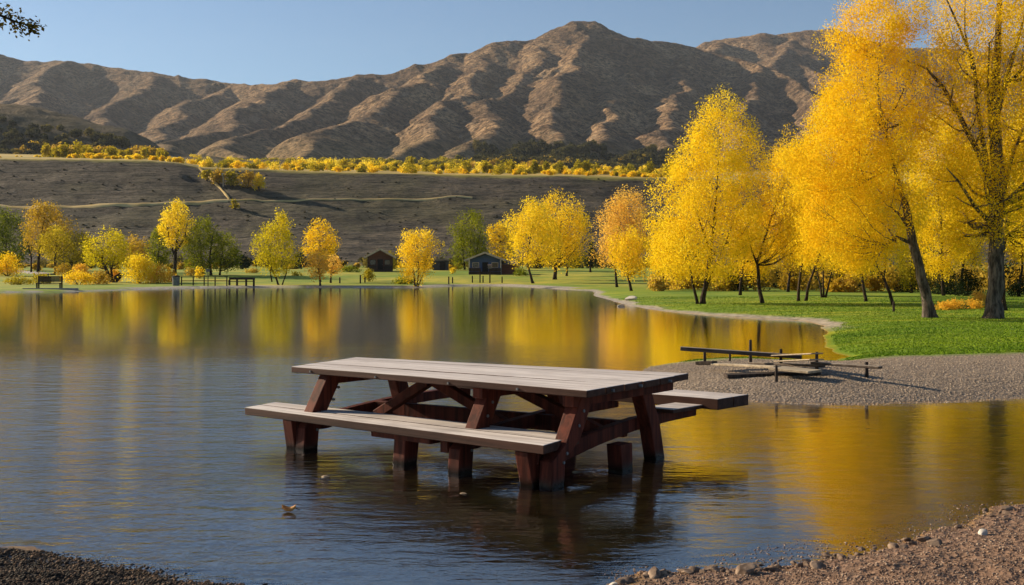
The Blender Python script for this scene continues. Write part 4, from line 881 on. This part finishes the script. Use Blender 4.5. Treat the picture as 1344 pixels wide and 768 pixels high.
o = MB().beam(a + Vector((0,0,.025)) , b + Vector((0,0,.03)), .22, .045).build('shadow_plank', W_post, None, bevel=.005); tag(o, 'long dark plank lying flat on the gravel as the painted shadow of the collapsed bench', 'plank')

# ------------------------------------------------------------------ cabins, shed
def cabin(name, label, x, ybase, Yd, wpx, wallpx, ridgepx, dep, wallm, rot=0., kind='brown'):
    s = Yd / F; X = (x - CX) * s; z = H + (HY - ybase) * s; zg = gz(X, Yd); z = min(z, zg + .4); W = wpx * s / 2; hw = wallpx * s; hr = ridgepx * s
    r = empty(name, (X, Yd, z), label, 'cabin', rz=rot)
    mb = MB(); mb.box(-W, .0, -1, W, dep, hw*.98)
    mb.prism([(-W,0,hw*.98),(W,0,hw*.98),(0,0,hr*.97)], [(-W,dep,hw*.98),(W,dep,hw*.98),(0,dep,hr*.97)]); mb.build('wall', wallm, r)
    ov = W * .30; fo = 1.0 if kind == 'brown' else .8
    ro = MB()
    for sg in (-1, 1):
        sl_ = (hr - hw) / W; xe = sg * (W + ov); ze = hw - sl_ * ov + .05; th = .16
        q = [(0, -fo, hr + .05), (xe, -fo, ze), (xe, dep + .4, ze), (0, dep + .4, hr + .05)]
        ro.prism(q if sg < 0 else q[::-1], [(a, b, c + th) for a, b, c in (q if sg < 0 else q[::-1])])
    rf = ro.build('roof', M_roof, r)
    for sg in (-1, 1):
        xe = sg * (W + ov); ze = hw - (hr - hw) / W * ov + .05
        MB().beam((0, -fo - .04, hr + .14), (xe, -fo - .04, ze + .08), .07, .26, up=(0, 0, 1)).build('fascia', M_fascia, rf)
    # porch posts, opening, door, windows
    for px_ in (-W * .98, W * .98):
        MB().box(px_ - .09, -fo + .05, -1, px_ + .09, -fo + .23, hw + .02).build('porch_post', W_post if kind == 'brown' else M_fascia, r)
    dr = MB().box(-.45, -.05, 0, .45, .03, hw * .8).build('door', M_dk, r); MB().box(.32, -.09, hw*.36, .38, -.05, hw*.42).build('handle', M_metal, dr)
    for wx in (-W * .6, W * .6):
        wf = MB().box(wx - .5, -.06, hw * .35, wx + .5, .02, hw * .78).build('window', M_fascia if kind != 'brown' else W_post, r)
        MB().box(wx - .42, -.075, hw * .39, wx + .42, -.062, hw * .74).build('pane', M_glass, wf)
    MB().box(-W, -fo, -1, W, -.1, .05).build('porch_floor', W_post, r)
    MB().box(-W, -fo + .02, .1, -W*.25, -fo + .1, hw * .32).build('porch_railing', W_post, r); MB().box(W*.25, -fo + .02, .1, W, -fo + .1, hw * .32).build('porch_railing', W_post, r)
    return r, W, hw, hr
cabin('brown_cabin', 'small red brown cabin with a pale edged gable roof at the foot of the slope', 499, 354, 175, 32, 17, 26, 4.2, M_wall_br, .12)
r, W, hw, hr = cabin('blue_cabin', 'blue gabled cabin with a porch in front of the tall green tree', 637, 357, 158, 42, 16, 24, 5., M_wall_bl, -.06, 'blue')
an = MB().box(W + .05, .5, -1, W + 2.1, 3.5, hw * .62).build('annex', M_wall_br, r); MB().prism([(W+.0,.2,hw*.62),(W+2.4,.2,hw*.62),(W+2.4,3.8,hw*.62),(W+.0,3.8,hw*.62)], [(W+.0,1.6,hw*.9),(W+2.2,1.6,hw*.9),(W+2.2,2.4,hw*.9),(W+.0,2.4,hw*.9)]).build('roof', M_roof, an)
s_ = 185 / F; X_ = (578 - CX) * s_; r = empty('dark_shed', (X_, 185, gz(X_, 185)), 'low dark shed between the orange yellow tree and the blue cabin', 'shed')
MB().box(-1.3, 0, -.5, 1.3, 2.4, 1.7).build('wall', plain('shed_wall', (.035,.035,.04), (.06,.06,.065)), r); MB().prism([(-1.5,-.25,1.7),(1.5,-.25,1.7),(1.5,2.6,1.7),(-1.5,2.6,1.7)], [(-1.5,-.25,1.95),(1.5,-.25,1.95),(1.5,2.6,1.78),(-1.5,2.6,1.78)]).build('roof', M_roof, r)
MB().box(-.1, -.03, 0, .9, 0.02, 1.5).build('door', M_dk, r)

# ------------------------------------------------------------------ park bench, rail bench, bin, posts
p = lake_hit(65, 379, 80, 130); s = p.y / F
r = empty('park_bench', p, 'lone dark slatted park bench with high back at the left far waterline', 'bench'); w2 = 16 * s
MB().box(-w2, -.25, .42, w2, .18, .49).build('seat', W_post, r)
bk = MB(); [bk.box(-w2, .19, z, w2, .24, z + .14) for z in (.56, .72, .88)]; bk.build('backrest', W_post, r)
for x in (-w2 + .05, w2 - .05):
    MB().box(x - .05, -.24, -.05, x + .05, -.16, .42).build('leg', W_post, r); MB().box(x - .05, .12, -.05, x + .05, .19, 1.04).build('leg', W_post, r)
pl = MB().box(-w2 - .8, -.9, -.5, w2 + 1.6, -.55, .06).build('concrete_slab', M_path, None); pl.location = p; tag(pl, 'pale low slab at the waterline in front of the lone dark bench', 'slab')
p = lake_hit(317, 375, 90, 135); s = p.y / F
r = empty('long_bench', p, 'long low bench at the waters edge left of the yellow upright tree', 'bench')
MB().box(-17*s, -.2, .42, 17*s, .2, .50).build('seat', W_post, r); MB().box(-17*s, .2, .62, 17*s, .26, .86).build('backrest', W_post, r)
for x in (-16, -6, 6, 16): MB().box(x*s - .06, -.15, -.1, x*s + .06, .25, .62).build('leg', W_post, r)
p = lake_hit(268, 375, 90, 135)
r = empty('wooden_railing', p, 'thin dark railing between the trash bin and the long low bench', 'railing')
for z in (.45, .85): MB().box(-30*s, -.04, z, 30*s, .04, z + .08).build('rail', W_post, r)
for x in (-29, -14, 0, 14, 29): MB().box(x*s - .05, -.05, -.2, x*s + .05, .05, .95).build('post', W_post, r)
p = lake_hit(231, 375, 90, 135)
r = empty('trash_bin', p, 'grey trash bin at the left end of the railing', 'bin')
MB().tube([(0,0,-.1),(0,0,.1),(0,0,.85)], [.32,.34,.38], 14).build('body', M_metal, r); MB().tube([(0,0,.86),(0,0,.93),(0,0,1.02)], [.42,.42,.2], 14).build('lid', M_dk, r)
p = lake_hit(273, 376, 90, 135)
r = empty('sign_post', p, 'slim pole with a small blank plate in front of the railing', 'post'); MB().tube([(0,0,-.1),(0,0,1.7)], [.05,.04], 8).build('pole', M_dk, r); MB().box(-.18,-.07,1.45,.18,-.045,1.75).build('plate', M_metal, r)
for i, (x, y0, y1) in enumerate(((473,361,372),(479,364,371),(589,363,373),(594,364,372),(620,362,371),(630,353,371),(634,362,371),(659,363,371.5),(446,364,372))):
    p = lake_hit(x, y1, 80, 140); s = p.y / F; h_ = (y1 - y0) * s
    o = MB().prism([(-.08,-.08,-.2),(.08,-.08,-.2),(.08,.08,-.2),(-.08,.08,-.2)], [(-.07,-.07,h_),(.07,-.07,h_),(.07,.07,h_),(-.07,.07,h_)]).build('wooden_post', W_post, None, bevel=.015); o.location = p
    tag(o, ['short dark post, left one of the pair below the brown cabin','short dark post, right one of the pair below the brown cabin','left post of the pair right of the orange yellow tree','right post of the pair right of the orange yellow tree','short post below the left end of the blue cabin','tallest bare post below the blue cabin','short post just right of the tallest bare one','short post below the right end of the blue cabin','single short post right of the pinkish orange tree'][i], 'post', 'wooden posts along the far shore')
p = lake_hit(643, 371.5, 80, 140)
r = empty('bird_box_post', p, 'tall dark post with a small box on top before the blue cabin', 'post'); MB().box(-.08,-.08,-.2,.08,.08,1.75).build('post', W_post, r); bx = MB().box(-.22,-.2,1.75,.22,.2,2.1).build('box', M_metal, r); MB().prism([(-.28,-.26,2.1),(.28,-.26,2.1),(.28,.26,2.1),(-.28,.26,2.1)],[(-.28,0,2.26),(.28,0,2.26),(.28,.01,2.26),(-.28,.01,2.26)]).build('roof', M_roof, bx)
p = lake_hit(1173, 409, 20, 60); o = MB().tube([(0,0,-.1),(0,0,.28),(.01,0,.34)], [.045,.04,.03], 8).build('lawn_stake', W_post); o.location = p; tag(o, 'short dark stake in the lawn in front of the curved trunk', 'stake')
p = hit(293, 245); r = empty('marker_post', p, 'pale marker post beside the gully on the slope', 'post'); MB().tube([(0,0,-.3),(0,0,3.2)], [.22,.18], 8).build('post', M_fascia, r); MB().box(-.4,-.3,3.2,.4,.3,4.1).build('box', M_rockw, r)

# floating leaf and twig
p = unp(379, 672, 0); r = empty('floating_leaf', (p.x, p.y, .004), 'curled brown orange leaf floating alone in front of the table', 'leaf')
mb = MB(); K = 8
for i in range(K + 1):
    t = i / K - .5; wv_ = .030 * math.sqrt(max(0, 1 - (2 * t) ** 2)) + .001; zz_ = .02 * (2 * t) ** 2
    mb.v += [(t * .085, -wv_, zz_ + .018), (t * .085, 0, zz_), (t * .085, wv_, zz_ + .022)]
for i in range(K):
    for j in (0, 1): mb.f.append((i*3+j, i*3+3+j, i*3+4+j, i*3+1+j))
bl = mb.build('blade', M_leaf1, r); m_ = bl.modifiers.new('solid', 'SOLIDIFY'); m_.thickness = .0015
MB().tube([(.04,0,.02),(.055,.006,.012),(.07,.016,.006)], [.0022,.002,.0015], 6).build('stalk', M_dk, r)

# ------------------------------------------------------------------ tree off the left edge; its branch reaches into the sky
base = Vector((-5.2, 4.6, gz(-5.2, 4.6))); r = empty('overhanging_tree', base, 'dark leafy branch of a nearby tree reaching in at the top left corner', 'tree')
mb = MB(); tipY = 6.6
mb.tube([base + Vector((0,0,-.2)), base + Vector((.05,.1,1.2)), base + Vector((.2,.3,2.4)), base + Vector((.1,.4,3.6)), base + Vector((0,.4,5.0))], [.20,.15,.12,.09,.04], 10)
l1 = [base + Vector((.2,.35,2.5)), atY(-130, 40, 6.0), atY(-60, 22, 6.3), atY(0, 20, tipY), atY(24, 30, tipY), atY(49, 35, tipY)]
mb.tube(l1, [.06,.03,.018,.009,.005,.002], 6)
tips = []; rn = random.Random(77)
for (x0, y0, x1, y1) in ((0,20,10,10),(4,22,22,17),(10,24,30,44),(18,27,20,42),(24,30,40,26),(30,31,46,42),(36,33,38,44),(-10,20,4,36),(-20,20,-8,6),(42,34,52,31)):
    a, b = atY(x0, y0, tipY), atY(x1, y1, tipY + rn.uniform(-.15, .15)); mb.tube([a, a.lerp(b, .5) + Vector((0,0,.008)), b], [.004,.003,.0015], 5, cap=False); tips += [a.lerp(b, .35), a.lerp(b, .7), b]
tips += [l1[4], l1[5], l1[3]]
mb.build('trunk', bark, r, off=base, smooth=True)
rg = np.random.default_rng(5); cen = np.array([tuple(t) for t in tips]); V, Fa, ti = leaf_cloud(rg, cen, np.full((len(cen), 3), .020), np.full(len(cen), 8), .022, np.full(len(cen), .35), 0)
link_mesh('foliage', np_mesh('foliage', V - np.array(base), Fa, {'tint': ('FACE', ti)}), L_twig, r)
c2 = np.array([tuple(base + Vector((rg.normal() * .8 - .5, rg.normal() * .8, rg.uniform(2.8, 5.2)))) for _ in range(60)]); V, Fa, ti = leaf_cloud(rg, c2, np.full((60, 3), .2), np.full(60, 50), .06, np.full(60, .4), 0)
link_mesh('crown', np_mesh('crown', V - np.array(base), Fa, {'tint': ('FACE', ti)}), L_twig, r)

# ------------------------------------------------------------------ haze: the autumn air between here and the mountain
hz = N('haze'); hz.m.node_tree.nodes.clear(); o_ = hz.m.node_tree.nodes.new('ShaderNodeOutputMaterial'); pv = hz.m.node_tree.nodes.new('ShaderNodeVolumePrincipled')
pv.inputs['Color'].default_value = (.80, .88, 1, 1); pv.inputs['Density'].default_value = HAZE; pv.inputs['Anisotropy'].default_value = .2
hz.m.node_tree.links.new(pv.outputs[0], o_.inputs['Volume'])
if HAZE > 0:
    tag(MB().box(-3600, -30, -3, 3600, 3700, 800).build('haze', hz.m), 'thin blue air between the lake and the mountain', 'haze', kind='stuff')
